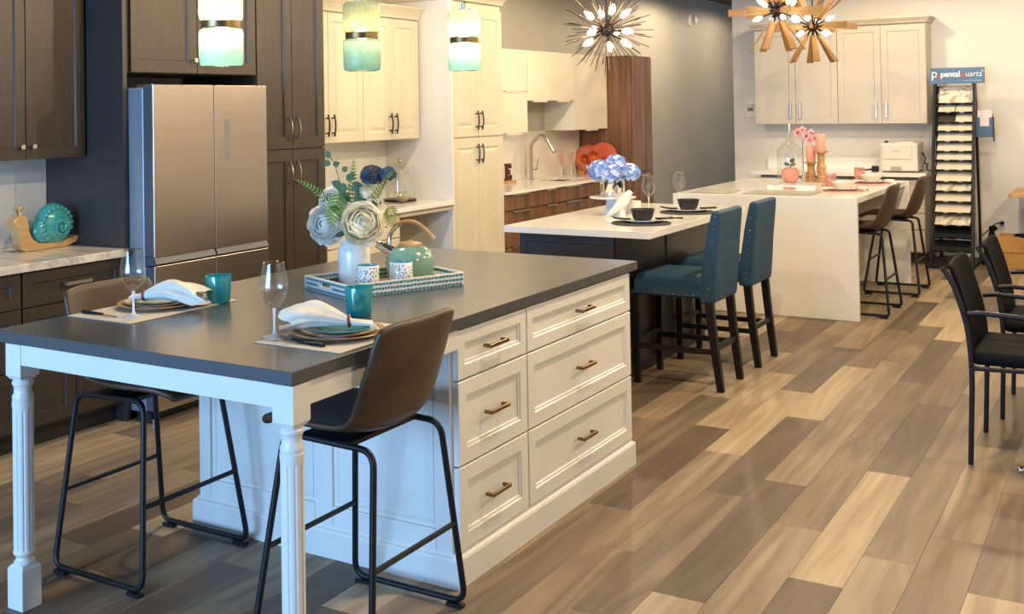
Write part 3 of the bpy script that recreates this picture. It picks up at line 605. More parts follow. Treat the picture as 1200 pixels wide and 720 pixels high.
# ================================================================ blue upholstered chairs
def make_chair(label):
    r = thing('counter_chair', label, 'chair', (0, 0, 0), 'blue counter chairs')
    build(MB().loft([(.035, 0, .520, .212, .206), (.033, 0, .535, .217, .211), (.033, 0, .60, .219, .213), (.03, 0, .635, .211, .206), (.03, 0, .652, .185, .185)]), 'seat', M['velvet'], r, bevel=.02, seg=3)
    bk = MB(); hs = [(-.192, .500, .042), (-.198, .56, .044), (-.205, .65, .044), (-.216, .76, .040), (-.230, .87, .036), (-.246, .97, .030), (-.252, 1.012, .026), (-.254, 1.026, .018)]
    bk.loft([(x, 0, z, h, .214 - (.006 if z > 1.02 else 0)) for x, z, h in hs]); build(bk, 'backrest', M['velvet'], r, bevel=.012, seg=3)
    nh = MB()
    for s in (-1, 1):
        for k in range(13):
            z = .545 + k * .0375; i = max(j for j in range(len(hs)) if hs[j][1] <= z); i = min(i, len(hs) - 2); t = (z - hs[i][1]) / (hs[i + 1][1] - hs[i][1])
            x = hs[i][0] * (1 - t) + hs[i + 1][0] * t
            nh.ball((x, s * .2145, z), .0055, 8, 4, (1, .5, 1))
        for k in range(11): nh.ball((-.15 + k * .039, s * .212, .540), .0055, 8, 4, (1, .5, 1))
    for k in range(11): nh.ball((.251, -.2 + k * .04, .540), .0055, 8, 4, (.5, 1, 1))
    stuff(build(nh, 'nailhead_trim', M['brass'], r))
    for s in (-1, 1):
        build(MB().loft([(-.255, s * .178, 0, .019, .019), (-.235, s * .180, .16, .021, .021), (-.212, s * .184, .36, .022, .022), (-.20, s * .186, .50, .023, .023), (-.20, s * .186, .52, .022, .022)]), 'leg', M['blackwood'], r, bevel=.003, seg=1)
        build(MB().loft([(.245, s * .180, 0, .017, .017), (.242, s * .186, .50, .023, .023), (.242, s * .186, .52, .023, .023)]), 'leg', M['blackwood'], r, bevel=.003, seg=1)
        build(MB().box(-.235, .245, s * .181 - .011, s * .181 + .011, .205, .235), 'stretcher', M['blackwood'], r)
    build(MB().box(.232, .254, -.168, .168, .235, .265), 'stretcher', M['blackwood'], r)
    build(MB().box(-.238, -.216, -.168, .168, .225, .255), 'stretcher', M['blackwood'], r)
    return r
ch = make_chair('teal blue upholstered counter chair with nailheads, nearer the white drawer island')
ch.location = (-.325, 4.03, 0); ch.rotation_euler = (0, 0, pi)
dup(ch, (-.315, 4.725, 0), pi, 'teal blue upholstered counter chair with nailheads, nearer the white waterfall island')

# ================================================================ third island, white waterfall
i3 = thing('kitchen_island', 'white waterfall quartz island with the pink table settings', 'island', (-.55, 7.4, 0))
build(MB().box(-1.255, .172, 6.325, 6.365, 0, .914), 'waterfall_end', M['quartz_white'], i3, bevel=.002)
build(MB().box(-1.255, .195, 8.34, 8.38, 0, .914), 'waterfall_end', M['quartz_white'], i3, bevel=.002)
build(MB().box(-1.24, -.21, 6.37, 8.335, .09, .874), 'cabinet_body', M['white'], i3)
build(MB().box(-1.20, -.25, 6.37, 8.335, 0, .09), 'toe_kick', M['white'], i3)
for a, b in ((6.372, 7.03), (7.032, 7.68), (7.682, 8.333)): build(MB().ring(FX, a, b, .09, .872, [(0, -.21), (0, -.193), (.001, -.192)]), 'back_panel', M['greige'], i3)
build(MB().box(-1.255, .172, 6.367, 8.338, .875, .914), 'counter_slab', M['quartz_white'], i3)

# ================================================================ black arm chairs at the right edge
def make_armchair(label):
    r = thing('arm_chair', label, 'chair', (0, 0, 0), 'black arm chairs')
    for s in (-1, 1):
        y = s * .285
        build(MB().tube(fillet([(.0, y, 0), (.015, y, .42), (.0, y, .62), (-.055, y, .80), (-.10, y, .875)], .12, 6), .0115, 10), 'rear_leg', M['black_metal'], r)
        build(MB().tube(fillet([(.46, y, 0), (.45, y, .44), (.46, y, .66), (.05, y, .680), (.0, y, .672)], .05, 6), .0115, 10), 'arm', M['black_metal'], r)
        build(MB().tube([(.012, y, .43), (.455, y, .445)], .0105, 8), 'seat_rail', M['black_metal'], r)
    def fb(u, v):
        z = .455 + .43 * u; s = v * 2 - 1
        x = .012 - .012 * u - .10 * max(0, u - .25) ** 1.5 * 1.1 - .022 * (1 - s * s); hw = .262 - .02 * max(0, u - .8)
        return Vector((x, s * hw, z))
    build(MB().grid(fb, 14, 10), 'backrest', M['mesh'], r, solid=.022, subd=1, ang=180)
    build(MB().loft([(.245, 0, .44, .215, .25), (.24, 0, .455, .235, .27), (.24, 0, .485, .238, .272), (.24, 0, .502, .215, .25)]), 'seat', M['black_fabric'], r, bevel=.015, seg=3)
    return r
ac = make_armchair('black arm chair with mesh back at the right edge, nearest to the viewer')
ac.location = (1.300, 3.43, 0)
dup(ac, (1.345, 4.29, 0), 0, 'black arm chair with mesh back at the right edge, standing behind the first')
tb = thing('table_base', 'chrome table foot showing on the floor at the right edge', 'table', (1.75, 3.3, 0))
ft = MB(); ft.tube([(1.505, 3.095, .022), (1.56, 3.14, .028), (2.0, 3.45, .05)], [.012, .024, .03], 12); ft.ball((1.505, 3.095, .022), .016, 10, 6)
build(ft, 'foot_bar', M['chrome'], tb)
build(MB().lathe([(0, .03), (.05, .03), (.035, .09), (.03, .70), (.1, .715), (0, .715)], (2.0, 3.45, 0), 20), 'column', M['chrome'], tb)
build(MB().lathe([(0, .716), (.27, .716), (.28, .726), (.27, .736), (0, .736)], (2.0, 3.45, 0), 32), 'tabletop', M['blackwood'], tb)
# ================================================================ pendants and chandeliers
pd = thing('pendant_light', 'aqua glass pendant with yellow lit upper shade hanging nearest the viewer, in front of the fridge', 'pendant light', (0, 0, 0), 'glass pendants')
def shade(z0, z1, name, m):
    prof = [(.060, z0), (.070, z0 + .003), (.0735, z0 + .012), (.075, z0 + .03), (.075, z1 - .018), (.072, z1 - .007), (.062, z1), (.052, z1)]
    return build(MB().lathe(prof, (0, 0, 0), 40), name, m, pd, ang=180)
shade(0, .130, 'lower_shade', M['shade_lo']); shade(.152, .275, 'upper_shade', M['shade_hi'])
build(MB().lathe([(.052, .128), (.066, .130), (.066, .152), (.052, .154)], (0, 0, 0), 40), 'metal_band', M['brass'], pd, ang=30)
build(MB().lathe([(0, .272), (.03, .272), (.03, .283), (.012, .287), (.012, .31), (.006, .318), (0, .318)], (0, 0, 0), 20), 'cap', M['nickel'], pd, ang=30)
build(MB().box(-.032, .032, -.004, .004, .278, .284), 'thumb_screw', M['bronze'], pd)
build(MB().tube([(0, 0, .315), (0, 0, 1.31)], .0028, 6), 'cord', M['nickel'], pd)
build(MB().ball((0, 0, .150), .027, 14, 10), 'bulb', M['pbulb'], pd)
build(MB().tube([(0, 0, .175), (0, 0, .275)], .011, 10), 'socket', M['nickel'], pd)
build(MB().lathe([(0, 1.298), (.05, 1.298), (.055, 1.31), (0, 1.3105)], (0, 0, 0), 20), 'ceiling_plate', M['nickel'], pd)
pd.location = (-.64, .425, 1.786)
pd2 = dup(pd, (-.64, 1.232, 1.786), 0, 'aqua glass pendant with yellow lit upper shade in front of the cream wall cabinets')
for _o in pd2.children:
    if _o.name.startswith('bulb'): _o.data = _o.data.copy(); _o.data.materials[0] = M['pbulb_dim']
dup(pd, (-.64, 2.03, 1.803), 0, 'aqua glass pendant with yellow lit upper shade in front of the tall cream pantry')
# sputnik
def rot_to(d): return Vector((0, 0, 1)).rotation_difference(Vector(d)).to_matrix().to_4x4()
def fib(n):
    for i in range(n):
        z = 1 - 2 * (i + .5) / n; a = i * 2.39996; q = sqrt(1 - z * z); yield Vector((q * cos(a), q * sin(a), z))
sp = thing('sputnik_chandelier', 'round black starburst chandelier of thin metal rods and lit bulbs', 'chandelier', (-.95, 4.36, 2.125))
O = Vector((-.95, 4.36, 2.125))
build(MB().ball(O, .045, 20, 12), 'hub', M['bronze'], sp)
build(MB().tube([O + Vector((0, 0, .04)), O + Vector((0, 0, .985))], .006, 8), 'stem', M['bronze'], sp)
build(MB().lathe([(0, .965), (.06, .965), (.06, .985), (0, .985)], O, 20), 'ceiling_plate', M['bronze'], sp)
rods = [build(MB().lathe([(0, .03), (.0016, .03), (.0031, L - .02), (.0012, L), (0, L)], (0, 0, 0), 6), 'rod', M['rod'], None, loc=(0, 0, 0)) for L in (.305, .27, .235)]
rr = random.Random(5)
for i, dv in enumerate(fib(126)):
    dv = (dv + Vector((rr.uniform(-.09, .09), rr.uniform(-.09, .09), rr.uniform(-.09, .09)))).normalized()
    if dv.z > .96: continue
    child_inst(rods[i % 3] if i % 4 else rods[0], sp, rot_to(dv))
for o in rods: bpy.data.objects.remove(o)
bt = build(MB().tube([(0, 0, .03), (0, 0, .125)], .006, 8), 'bulb_arm', M['bronze'], None, loc=(0, 0, 0))
bb = build(MB().lathe([(0, .12), (.010, .125), (.019, .15), (.0195, .165), (.012, .188), (.003, .205), (0, .207)], (0, 0, 0), 14), 'bulb', M['bulb'], None, loc=(0, 0, 0))
_rv, _fv, _uv = Vector((.846, .533, 0)), Vector((-.532, .846, .0)), Vector((0, 0, 1))
for a, b, c in ((-.72, .55, -.35), (-.62, -.12, -.6), (-.74, -.48, -.3), (.0, -.62, -.6), (.74, -.5, .2), (.66, -.1, -.62), (.66, .58, -.3), (.12, .68, -.55), (-.1, .6, .6), (.5, -.05, .8), (-.4, .1, .9)):
    Q = rot_to((_rv * a + _uv * b + _fv * c).normalized()); child_inst(bt, sp, Q); child_inst(bb, sp, Q)
# wooden starbursts
sv = build(MB().loft([(0, 0, .105, .006, .018), (0, 0, .40, .007, .031)]), 'stave', M['stave'], None, loc=(0, 0, 0))
ar = build(MB().tube([(0, 0, .05), (0, 0, .12)], .008, 8), 'stave_arm', M['bronze'], None, loc=(0, 0, 0))
def starburst(label, loc, ph, R=.40):
    r = thing('wooden_chandelier', label, 'chandelier', loc, 'wooden starburst chandeliers'); o = Vector(loc)
    build(MB().ball(o, .052, 20, 12), 'hub', M['bronze'], r)
    build(MB().tube([o + Vector((0, 0, .04)), (loc[0], loc[1], 3.105)], .007, 8), 'stem', M['bronze'], r)
    build(MB().lathe([(0, 3.085 - loc[2]), (.06, 3.085 - loc[2]), (.06, 3.108 - loc[2]), (0, 3.108 - loc[2])], o, 20), 'ceiling_plate', M['bronze'], r)
    for el, n, p in ((-.98, 6, 0), (-.02, 7, .4), (.75, 6, .2)):
        for k in range(n):
            a = 2 * pi * k / n + p + ph; dv = Vector((cos(a) * cos(el), sin(a) * cos(el), sin(el)))
            Q = Matrix.Rotation(a, 4, 'Z') @ Matrix.Rotation(pi / 2 - el, 4, 'Y')
            child_inst(sv, r, Q @ Matrix.Rotation(pi / 2 if abs(el) < .1 else 0, 4, 'Z')); child_inst(ar, r, Q)
    for el, n, p in ((-.38, 4, .2), (.40, 4, .6)):
        for k in range(n):
            a = 2 * pi * k / n + p + ph; Q = Matrix.Rotation(a, 4, 'Z') @ Matrix.Rotation(pi / 2 - el, 4, 'Y')
            child_inst(bt, r, Q); child_inst(bb, r, Q @ Matrix.Translation((0, 0, .015)))
    return r
starburst('wooden starburst chandelier with lit bulbs, the left and nearer one', (-.62, 7.18, 2.414), .35)
starburst('wooden starburst chandelier with lit bulbs, the right and farther one', (-.62, 8.38, 2.345), .9)
for o in (bt, bb, sv, ar): bpy.data.objects.remove(o)

# ================================================================ far wall
WB = 10.35
for a, b, lab in ((-1.65, -.768, 'greige shaker wall cabinet next to the thermostat'), (-.766, .112, 'greige shaker wall cabinet above the printer')):
    c = thing('upper_cabinet', lab, 'cabinet', ((a + b) / 2, 10.2, 1.40)); m = (a + b) / 2
    build(MB().box(a, b, 10.02, WB - .002, 1.40, 2.44), 'body', M['greige'], c)
    for p, q, k in ((a, m, m - .05), (m, b, m + .05)):
        d = front(FY, p, q, 1.402, 2.43, -10.02, 'shaker', M['greige'], c, fw=.065); bar_pull(FY, k, 1.545, -10.0, d, L=.165, m='nickel', vert=True, th=.007)
    cm = MB(); e0, e1 = (1, 0) if a < -1 else (0, 1); vs = []; fs = []
    for o, z in ((0, 2.44), (.012, 2.442), (.02, 2.46), (.045, 2.49), (.05, 2.495), (.05, 2.505)): vs += [(a - o * e0, 9.998 - o, z), (b + o * e1, 9.998 - o, z), (b + o * e1, WB - .002, z), (a - o * e0, WB - .002, z)]
    for i in range(5):
        for j in range(4): fs.append((4 * i + j, 4 * i + (j + 1) % 4, 4 * i + 4 + (j + 1) % 4, 4 * i + 4 + j))
    build(cm.add(vs, fs + [(3, 2, 1, 0), (20, 21, 22, 23)]), 'crown_moulding', M['greige'], c)
for a, b, lab in ((-1.53, -.98, 'greige base cabinet left below the long back counter'), (-.978, -.43, 'greige base cabinet in the middle below the long back counter'), (-.428, .11, 'greige drawer base cabinet below the printer')):
    c = thing('base_cabinet', lab, 'cabinet', ((a + b) / 2, 10.0, 0))
    build(MB().box(a, b, 9.76, WB - .002, .10, .862), 'body', M['greige'], c); build(MB().box(a, b, 9.82, WB - .002, 0, .10), 'toe_kick', M['toe'], c)
    zs = ((.11, .33), (.335, .50), (.505, .67), (.675, .835)) if b > 0 else ((.11, .62), (.63, .835))
    for z0, z1 in zs: front(FY, a, b, z0, z1, -9.76, 'slab', M['greige'], c, 'drawer')
    build(MB().box(a + .001, b - .001, 9.742, 9.7595, .838, .862), 'shade_strip', M['grey_plastic'], c)  # grey strip painting the shade line below the counter edge
bc = thing('worktop', 'long ivory quartz back counter holding the printer', 'worktop', (-.7, 10.0, .863))
build(MB().box(-1.62, .135, 9.70, WB - .002, .865, .905), 'slab', M['quartz_white'], bc, bevel=.002); build(MB().box(-1.62, .10, 10.325, WB - .002, .905, 1.03), 'upstand', M['quartz_white'], bc)
pr = thing('printer', 'cream desktop laser printer on the back counter', 'printer', (-.14, 10.0, .905))
build(MB().box(-.325, .035, 9.85, 10.22, .915, 1.20), 'body', M['printer'], pr, bevel=.012)
build(MB().box(-.30, -.02, 9.838, 9.852, 1.04, 1.185), 'front_flap', M['printer'], pr, bevel=.003)
build(MB().box(-.30, .01, 9.841, 9.852, .925, 1.03), 'paper_drawer', M['printer'], pr, bevel=.003)
build(MB().box(-.22, -.12, 9.834, 9.843, .925, .96), 'drawer_grip', M['printer_d'], pr)
build(MB().box(-.20, -.14, 9.836, 9.839, 1.12, 1.127), 'badge', M['printer_d'], pr)
build(MB().prism(Fr((0, 9.9, 0), (1, 0, 0), (0, 0, 1), (0, -1, 0)), [(-.20, 1.20), (.0, 1.20), (-.03, 1.218), (-.17, 1.214)], -.28, -.02), 'output_tray', M['printer'], pr)
build(MB().box(-.295, -.235, 9.88, 9.94, 1.20, 1.232), 'display', M['printer'], pr, bevel=.003); build(MB().box(-.285, -.245, 9.876, 9.881, 1.207, 1.228), 'screen', M['toe'], pr)
for x in (-.30, .0):
    for y in (9.88, 10.19): build(MB().box(x, x + .02, y - .01, y + .01, .906, .916), 'foot', M['toe'], pr)
single(MB().tube(fillet([(.037, 10.1, 1.10), (.075, 10.1, 1.05), (.06, 10.08, .98), (.10, 10.06, .99), (.085, 10.04, .93), (.12, 10.0, .912), (.20, 9.99, .92)], .03, 4), .006, 6), 'printer_cable', M['black_metal'], 'black cable looping beside the printer', 'cable', (.04, 10.05, .91))
ad = thing('power_adapter', 'small black adapter with a cord lying left of the printer', 'adapter', (-.42, 9.95, .905))
build(MB().box(-.415, -.35, 9.86, 9.92, .906, .965), 'block', M['black_metal'], ad, bevel=.006); build(MB().tube(fillet([(-.41, 9.9, .93), (-.50, 9.88, .92), (-.56, 9.9, .935)], .03, 4), .009, 6), 'cord', M['black_metal'], ad)
th = thing('thermostat', 'white thermostat with a small display on the far wall', 'thermostat', (-1.79, WB, 1.53))
build(MB().box(-1.865, -1.715, 10.322, WB, 1.475, 1.60), 'housing', M['ceramic'], th, bevel=.006); build(MB().box(-1.835, -1.765, 10.319, 10.323, 1.545, 1.585), 'screen', M['lcd'], th)
for z in (1.55, 1.565, 1.58): build(MB().box(-1.750, -1.735, 10.318, 10.323, z, z + .008), 'button', M['printer'], th)
single(MB().box(-.075, .065, -.022, 0, -.035, .045, Matrix.Translation((-1.785, WB, 1.655)) @ Matrix.Rotation(radians(-14), 4, 'Y')), 'wall_sensor', M['ceramic'], 'tilted white sensor box above the thermostat', 'sensor', (-1.785, WB, 1.65), bevel=.005)
sm = thing('smoke_detector', 'white round horn alarm high on the grey hall wall', 'alarm', (W, 12.42, 2.78))
MX = Matrix.Rotation(pi / 2, 4, 'Y')
build(MB().lathe([(0, 0), (.085, 0), (.085, .02), (.06, .035), (0, .035)], (W, 12.40, 2.78), 20, MX), 'base', M['ceramic'], sm)
build(MB().lathe([(.02, .03), (.05, .06), (.055, .075), (.045, .07), (0, .05)], (W, 12.46, 2.79), 16, MX), 'horn', M['ceramic'], sm)
ot = thing('outlet', 'white wall outlet low on the far wall right of the rack', 'outlet', (.745, WB, .375))
build(MB().box(.705, .785, 10.343, WB, .315, .435), 'plate', M['ceramic'], ot, bevel=.002)
for z in (.345, .405): build(MB().box(.725, .765, 10.340, 10.344, z - .018, z + .018), 'socket', M['printer'], ot, bevel=.002)
single(MB().box(.725, .765, 10.30, 10.338, .365, .395).tube(fillet([(.745, 10.30, .38), (.70, 10.2, .385), (.62, 10.05, .30), (.58, 9.95, .27)], .05, 5), .007, 6), 'extension_cord', M['black_metal'], 'black power cord running from the rack to the wall outlet', 'cord', (.7, 10.2, .3))
# ---------------------------------------------------------------- sample rack
RK = [(9.953, 1.606), (9.922, 1.516), (9.887, 1.416), (9.856, 1.329), (9.821, 1.2275), (9.787, 1.130), (9.756, 1.042), (9.723, .947), (9.684, .835), (9.652, .743), (9.618, .643), (9.58, .537), (9.54, .417), (9.50, .305), (9.458, .178)]
rk = thing('display_rack', 'tall black stone sample display rack under the blue sign', 'rack', (.385, 9.85, 0))
for x in (.192, .560):
    build(MB().loft([(x, 9.50, 0, .012, .04), (x, 9.985, 1.80, .012, .03)]), 'side_rail', M['black_metal'], rk)
    build(MB().loft([(x, 10.18, 0, .012, .025), (x, 10.03, 1.80, .012, .025)]), 'rear_rail', M['black_metal'], rk)
build(MB().box(.17, .58, 9.43, 10.22, 0, .03), 'base_tray', M['black_metal'], rk); build(MB().box(.19, .56, 10.075, 10.09, 1.70, 1.78), 'back_bar', M['black_metal'], rk)
TL = radians(36); tiles = []
for i, (y, z) in enumerate(RK):
    Q = Matrix.Translation((.385, y, z)) @ Matrix.Rotation(TL, 4, 'X')
    build(MB().box(-.172, .172, -.008, .16, -.012, -.006, Q), 'shelf', M['black_metal'], rk)
    for x in (-.165, -.04, .085): build(MB().box(x, x + .08, -.014, -.009, -.012, .010, Q), 'shelf_lip', M['black_metal'], rk)
ordn = ['top', 'second', 'third', 'fourth', 'fifth', 'sixth', 'seventh', 'eighth', 'ninth', 'tenth', 'eleventh', 'twelfth', 'thirteenth']
for i, (y, z) in enumerate(RK[:13]):
    halves = ((-.158, .158, ''),) if i not in (1, 2) else ((-.158, -.004, 'left '), (.004, .158, 'right '))
    for a, b, w in halves:
        tl = TL + (radians(20) if i == 0 else 0); Q = Matrix.Translation((.385, y + (.008 if i == 0 else 0), z + (.004 if i == 0 else .0004))) @ Matrix.Rotation(tl, 4, 'X')
        vein = i in (0, 9, 12); dark = i == 2 and w == 'left '
        lab = f'{"veined" if vein else "dark" if dark else "pale"} stone sample tile on the {w}side of the {ordn[i]} rack shelf' if w else f'{"veined" if vein else "plain pale"} stone sample tile on the {ordn[i]} rack shelf counted from the sign'
        t = thing('sample_tile', lab, 'tile', (.385, y, z), 'stone samples on the rack')
        build(MB().box(a, b, -.006, .16 if i else .20, -.0035, .010, Q), 'slab', M['stone_vein'] if vein else M['stone_dark'] if dark else M['stone_pale'], t, bevel=.001, seg=1)
        build(MB().box(a, b, -.0075, -.006, -.0035, .010, Q), 'front_edge', M['stone_dark'] if dark else M['stone_pale'], t)
        build(MB().box(a + .02, a + .02 + (b - a) * .35, -.0085, -.0078, -.003, .007, Q), 'edge_label', M['stone_label'], t)
sg = thing('rack_sign', 'blue header sign with white and red lettering on top of the rack', 'sign', (.40, 9.95, 1.80))
build(MB().box(.152, .655, 9.955, 9.985, 1.802, 1.962), 'board', M['sign_blue'], sg, bevel=.002)
for x in (.205, .55): build(MB().tube([(x, 9.97, 1.78), (x, 9.97, 1.803)], .012, 8), 'peg', M['black_metal'], sg)
def text(body, size, x, z, m, parent, y=9.9535, off=0.0, sx=1.0):
    cu = bpy.data.curves.new('lettering', 'FONT'); cu.body = body; cu.size = size; cu.extrude = .0008; cu.offset = off; cu.fill_mode = 'BOTH'
    cu.materials.append(m); tmp = bpy.data.objects.new('lettering', cu); me = bpy.data.meshes.new_from_object(tmp); bpy.data.objects.remove(tmp)
    o = bpy.data.objects.new('lettering', me); COL.objects.link(o); o.parent = parent; org = ORG[parent.name]
    o.location = Vector((x, y, z)) - org; o.rotation_euler = (pi / 2, 0, 0); o.scale = (sx, 1, 1); return o
text('p', .125, .163, 1.868, M['sign_white'], sg); text('q', .062, .212, 1.868, M['sign_red'], sg, off=.001)
text('pental', .080, .252, 1.872, M['sign_white'], sg, off=.0016, sx=.93); text('q', .080, .438, 1.872, M['sign_red'], sg, off=.0016); text('uartz', .080, .482, 1.872, M['sign_white'], sg, off=-.0004, sx=.93); text('®', .028, .628, 1.915, M['sign_white'], sg)
ss = MB()
for x, w in ((.455, .016), (.478, .05), (.535, .09)): ss.box(x, x + w, 9.9535, 9.955, 1.826, 1.833)
build(ss, 'tagline_strip', M['sign_line'], sg)
br = thing('brochure_holder', 'slate blue brochure holder with leaflets fixed on the right of the rack', 'holder', (.64, 9.98, 1.30))
build(MB().box(.575, .72, 10.00, 10.006, 1.27, 1.49), 'back_plate', M['folder'], br); build(MB().prism(FY, [(.575, 1.27), (.72, 1.27), (.72, 1.46), (.69, 1.46), (.69, 1.37), (.605, 1.37), (.605, 1.46), (.575, 1.46)], -9.95, -9.944), 'front_pocket', M['folder'], br)
build(MB().box(.575, .72, 9.95, 10.0, 1.262, 1.27), 'pocket_floor', M['folder'], br); build(MB().box(.565, .575, 9.945, 10.04, 1.262, 1.49), 'bracket', M['folder'], br); build(MB().box(.72, .73, 9.945, 10.0, 1.22, 1.46), 'bracket', M['black_metal'], br)
single(MB().box(.582, .712, 9.965, 9.985, 1.271, 1.53), 'leaflet_stack', M['paper'], 'pink and white printed leaflets in the slate holder', 'leaflets', (.645, 9.975, 1.30))
# ---------------------------------------------------------------- right far corner
tt = thing('side_table', 'light oak tabletop edge high at the right border', 'table', (1.4, 9.5, 0))
build(MB().box(.90, 1.9, 9.35, 10.2, .715, .752), 'tabletop', M['oak'], tt, bevel=.003)
for x in (1.55, 1.86):
    for y in (9.40, 10.15): build(MB().box(x - .02, x + .02, y - .02, y + .02, 0, .715), 'leg', M['black_metal'], tt)
bx = thing('cardboard_box', 'tan cardboard box on the floor below the oak table edge', 'box', (1.1, 9.9, 0))
build(MB().box(.77, 1.35, 9.72, 10.10, 0, .152), 'lower_box', M['tan_box'], bx, bevel=.004); build(MB().box(.755, 1.35, 9.71, 10.10, .154, .30), 'lid', M['tan_box'], bx, bevel=.004)
single(MB().box(-.12, .16, -.1, .1, 0, .018, Matrix.Translation((1.05, 9.88, .301)) @ rotz(.3)).tube([(.93, 9.82, .312), (.90, 9.80, .318)], .012, 8), 'black_folder', M['black_fabric'], 'flat black folder lying on the tan box', 'folder', (1.05, 9.88, .301), bevel=.005)
bgm = MB(); bgm.grid(lambda u, v: Vector((.685 + (.058 + .014 * sin(9 * v)) * (1 - .62 * u ** 1.6) * cos(2 * pi * v) - .05 * (1 - u) * max(0, cos(2 * pi * v + pi)), 9.95 + .10 * (1 - .6 * u) * sin(2 * pi * v), .34 * u)), 10, 20)
bg_ = thing('black_bag', 'crumpled black bag standing between the rack and the tan box', 'bag', (.68, 9.95, 0)); build(bgm, 'sack', M['black_fabric'], bg_, ang=180); build(MB().ball((.70, 9.95, .36), .035, 10, 6, (1.2, 1, .8)), 'knot', M['black_fabric'], bg_)
# ================================================================ near island table settings
ZT = .9155
def wine_glass(label, h=.235, rmax=.047, rrim=.033, group='wine glasses on the white island', rim='gold'):
    r = thing('wine_glass', label, 'wine glass', (0, 0, 0), group); k = h / .235
    bowl = [(.0045, .088), (.010, .091), (.022, .102), (.036, .122), (.0445, .142), (rmax, .155), (rmax * .985, .168), (.042, .19), (.037, .215), (rrim, .235)]
    build(MB().lathe([(a, z * k) for a, z in bowl], (0, 0, 0), 32), 'bowl', M['glass'], r, ang=180)
    build(MB().lathe([(a, z * k) for a, z in ((0, .093), (.006, .091), (.0045, .080), (.0036, .05), (.0045, .020), (.010, .008), (.024, .004), (.036, .0025), (.0365, .001), (.0, .0005))], (0, 0, 0), 28), 'stem', M['glass_stem'], r, ang=60)
    if rim: build(MB().tube([(rrim * cos(2 * pi * i / 32), rrim * sin(2 * pi * i / 32), h) for i in range(32)], .0014, 5, closed=True), 'rim', M[rim], r)
    return r
wg = wine_glass('gold rimmed wine glass on the left placemat of the near island'); wg.location = (-1.018, .372, ZT + .0025)
dup(wg, (-.345, .335, ZT + .0025), 0, 'gold rimmed wine glass on the right placemat beside the leather stool')
def tumbler(label, loc):
    r = thing('tumbler', label, 'tumbler', loc, 'teal tumblers')
    build(MB().lathe([(0, .001), (.040, .001), (.0435, .004), (.046, .03), (.0485, .098), (.0475, .101), (.0455, .098), (.042, .018), (.036, .012), (0, .012)], loc, 32), 'cup', M['tealglass'], r, ang=60); return r
tumbler('teal glass tumbler on the left placemat in front of the fridge', (-.965, .742, ZT + .0025)); tumbler('teal glass tumbler in front of the mosaic tray', (-.337, .775, ZT))
for x0, x1, y0, y1, lab in ((-1.257, -.935, .283, .818, 'oatmeal placemat at the left seat of the near island'), (-.356, -.022, .25, .69, 'oatmeal placemat at the right seat behind the leather stool')):
    single(MB().box(x0, x1, y0, y1, ZT, ZT + .0022), 'placemat', M['placemat'], lab, 'placemat', ((x0 + x1) / 2, (y0 + y1) / 2, ZT), bevel=.0008, seg=1)
def plate(name, m, cx, cy, z, R, label, h=.016, rim=None, cat='plate', flat=.62):
    r = thing(name, label, cat, (cx, cy, z))
    build(MB().lathe([(0, .0), (R * flat, 0), (R * flat, .002), (R * .95, h - .003), (R, h), (R * .985, h + .002), (R * flat + .006, .006), (R * flat - .004, .0045), (0, .0045)], (cx, cy, z), 48), 'dish', M[m], r, ang=50)
    if rim: build(MB().tube([(cx + R * .995 * cos(2 * pi * i / 48), cy + R * .995 * sin(2 * pi * i / 48), z + h + .0012) for i in range(48)], .0016, 5, closed=True), 'gilt_rim', M[rim], r)
    return r
def napkin(label, ring, d_fan, fan, tail, z, group='ringed napkins', wf=.085, flat=.34, sag=0.0):
    r = thing('napkin', label, 'napkin', (*ring, z), group); R0 = Vector((*ring, z)); d = Vector((*d_fan, 0)).normalized(); s = d.cross(Vector((0, 0, 1)))
    def fn(u, v):
        t = -tail + u * (fan + tail); a = 2 * pi * v
        if t < 0: w = .013 + .020 * (-t / tail) ** 1.2; hh = .011 - .004 * (-t / tail)
        else: q = t / fan; w = .013 + (wf - .013) * q ** .85; hh = .013 + .026 * sin(pi * min(1, q * .85) * .95) - .004 * q
        wr = 1 + (.16 * min(1, q * 2) * sin(4 * a + 5 * q) + .08 * sin(9 * a + 2 * q) if t >= 0 else .12 * sin(5 * a))
        if t >= 0: t *= 1 + .10 * sin(3 * a + 1) * q
        zz = max(.0, sin(a) * hh * wr + hh) + (0 if t < 0 else -sag * (t / fan) ** 2)
        return R0 + d * (t + .012 * cos(a) * (abs(t) / fan)) + s * (cos(a) * w * wr) + Vector((0, 0, zz))
    build(MB().grid(fn, 22, 32), 'cloth', M['linen'], r, ang=180)
    build(MB().tube([R0 + s * (.0165 * cos(2 * pi * i / 24)) + Vector((0, 0, .0135 + .0165 * sin(2 * pi * i / 24))) for i in range(24)], .0045, 8, closed=True), 'napkin_ring', M['red'], r)
    return r
for side, cx, cy in (('left', -1.105, .575), ('right', -.185, .462)):
    plate('charger_plate', 'charger', cx, cy, ZT + .0024, .150, f'tan wood charger plate at the {side} place setting of the near island', .016)
    plate('dinner_plate', 'ceramic', cx, cy, ZT + .0075, .125, f'gold rimmed white dinner plate at the {side} place setting of the near island', .017, 'gold')
    plate('salad_plate', 'teal_plate', cx, cy, ZT + .0125, .098, f'dark teal salad plate at the {side} place setting of the near island', .015)
napkin('white napkin in a red ring fanned to the left on the right plates', (-.165, .487), (-.846, -.50), .205, .075, ZT + .030, wf=.09)
napkin('white napkin in a red ring spilling over the left plates toward the viewer', (-1.150, .545), (.80, .34), .23, .05, ZT + .030, wf=.085, sag=.018)
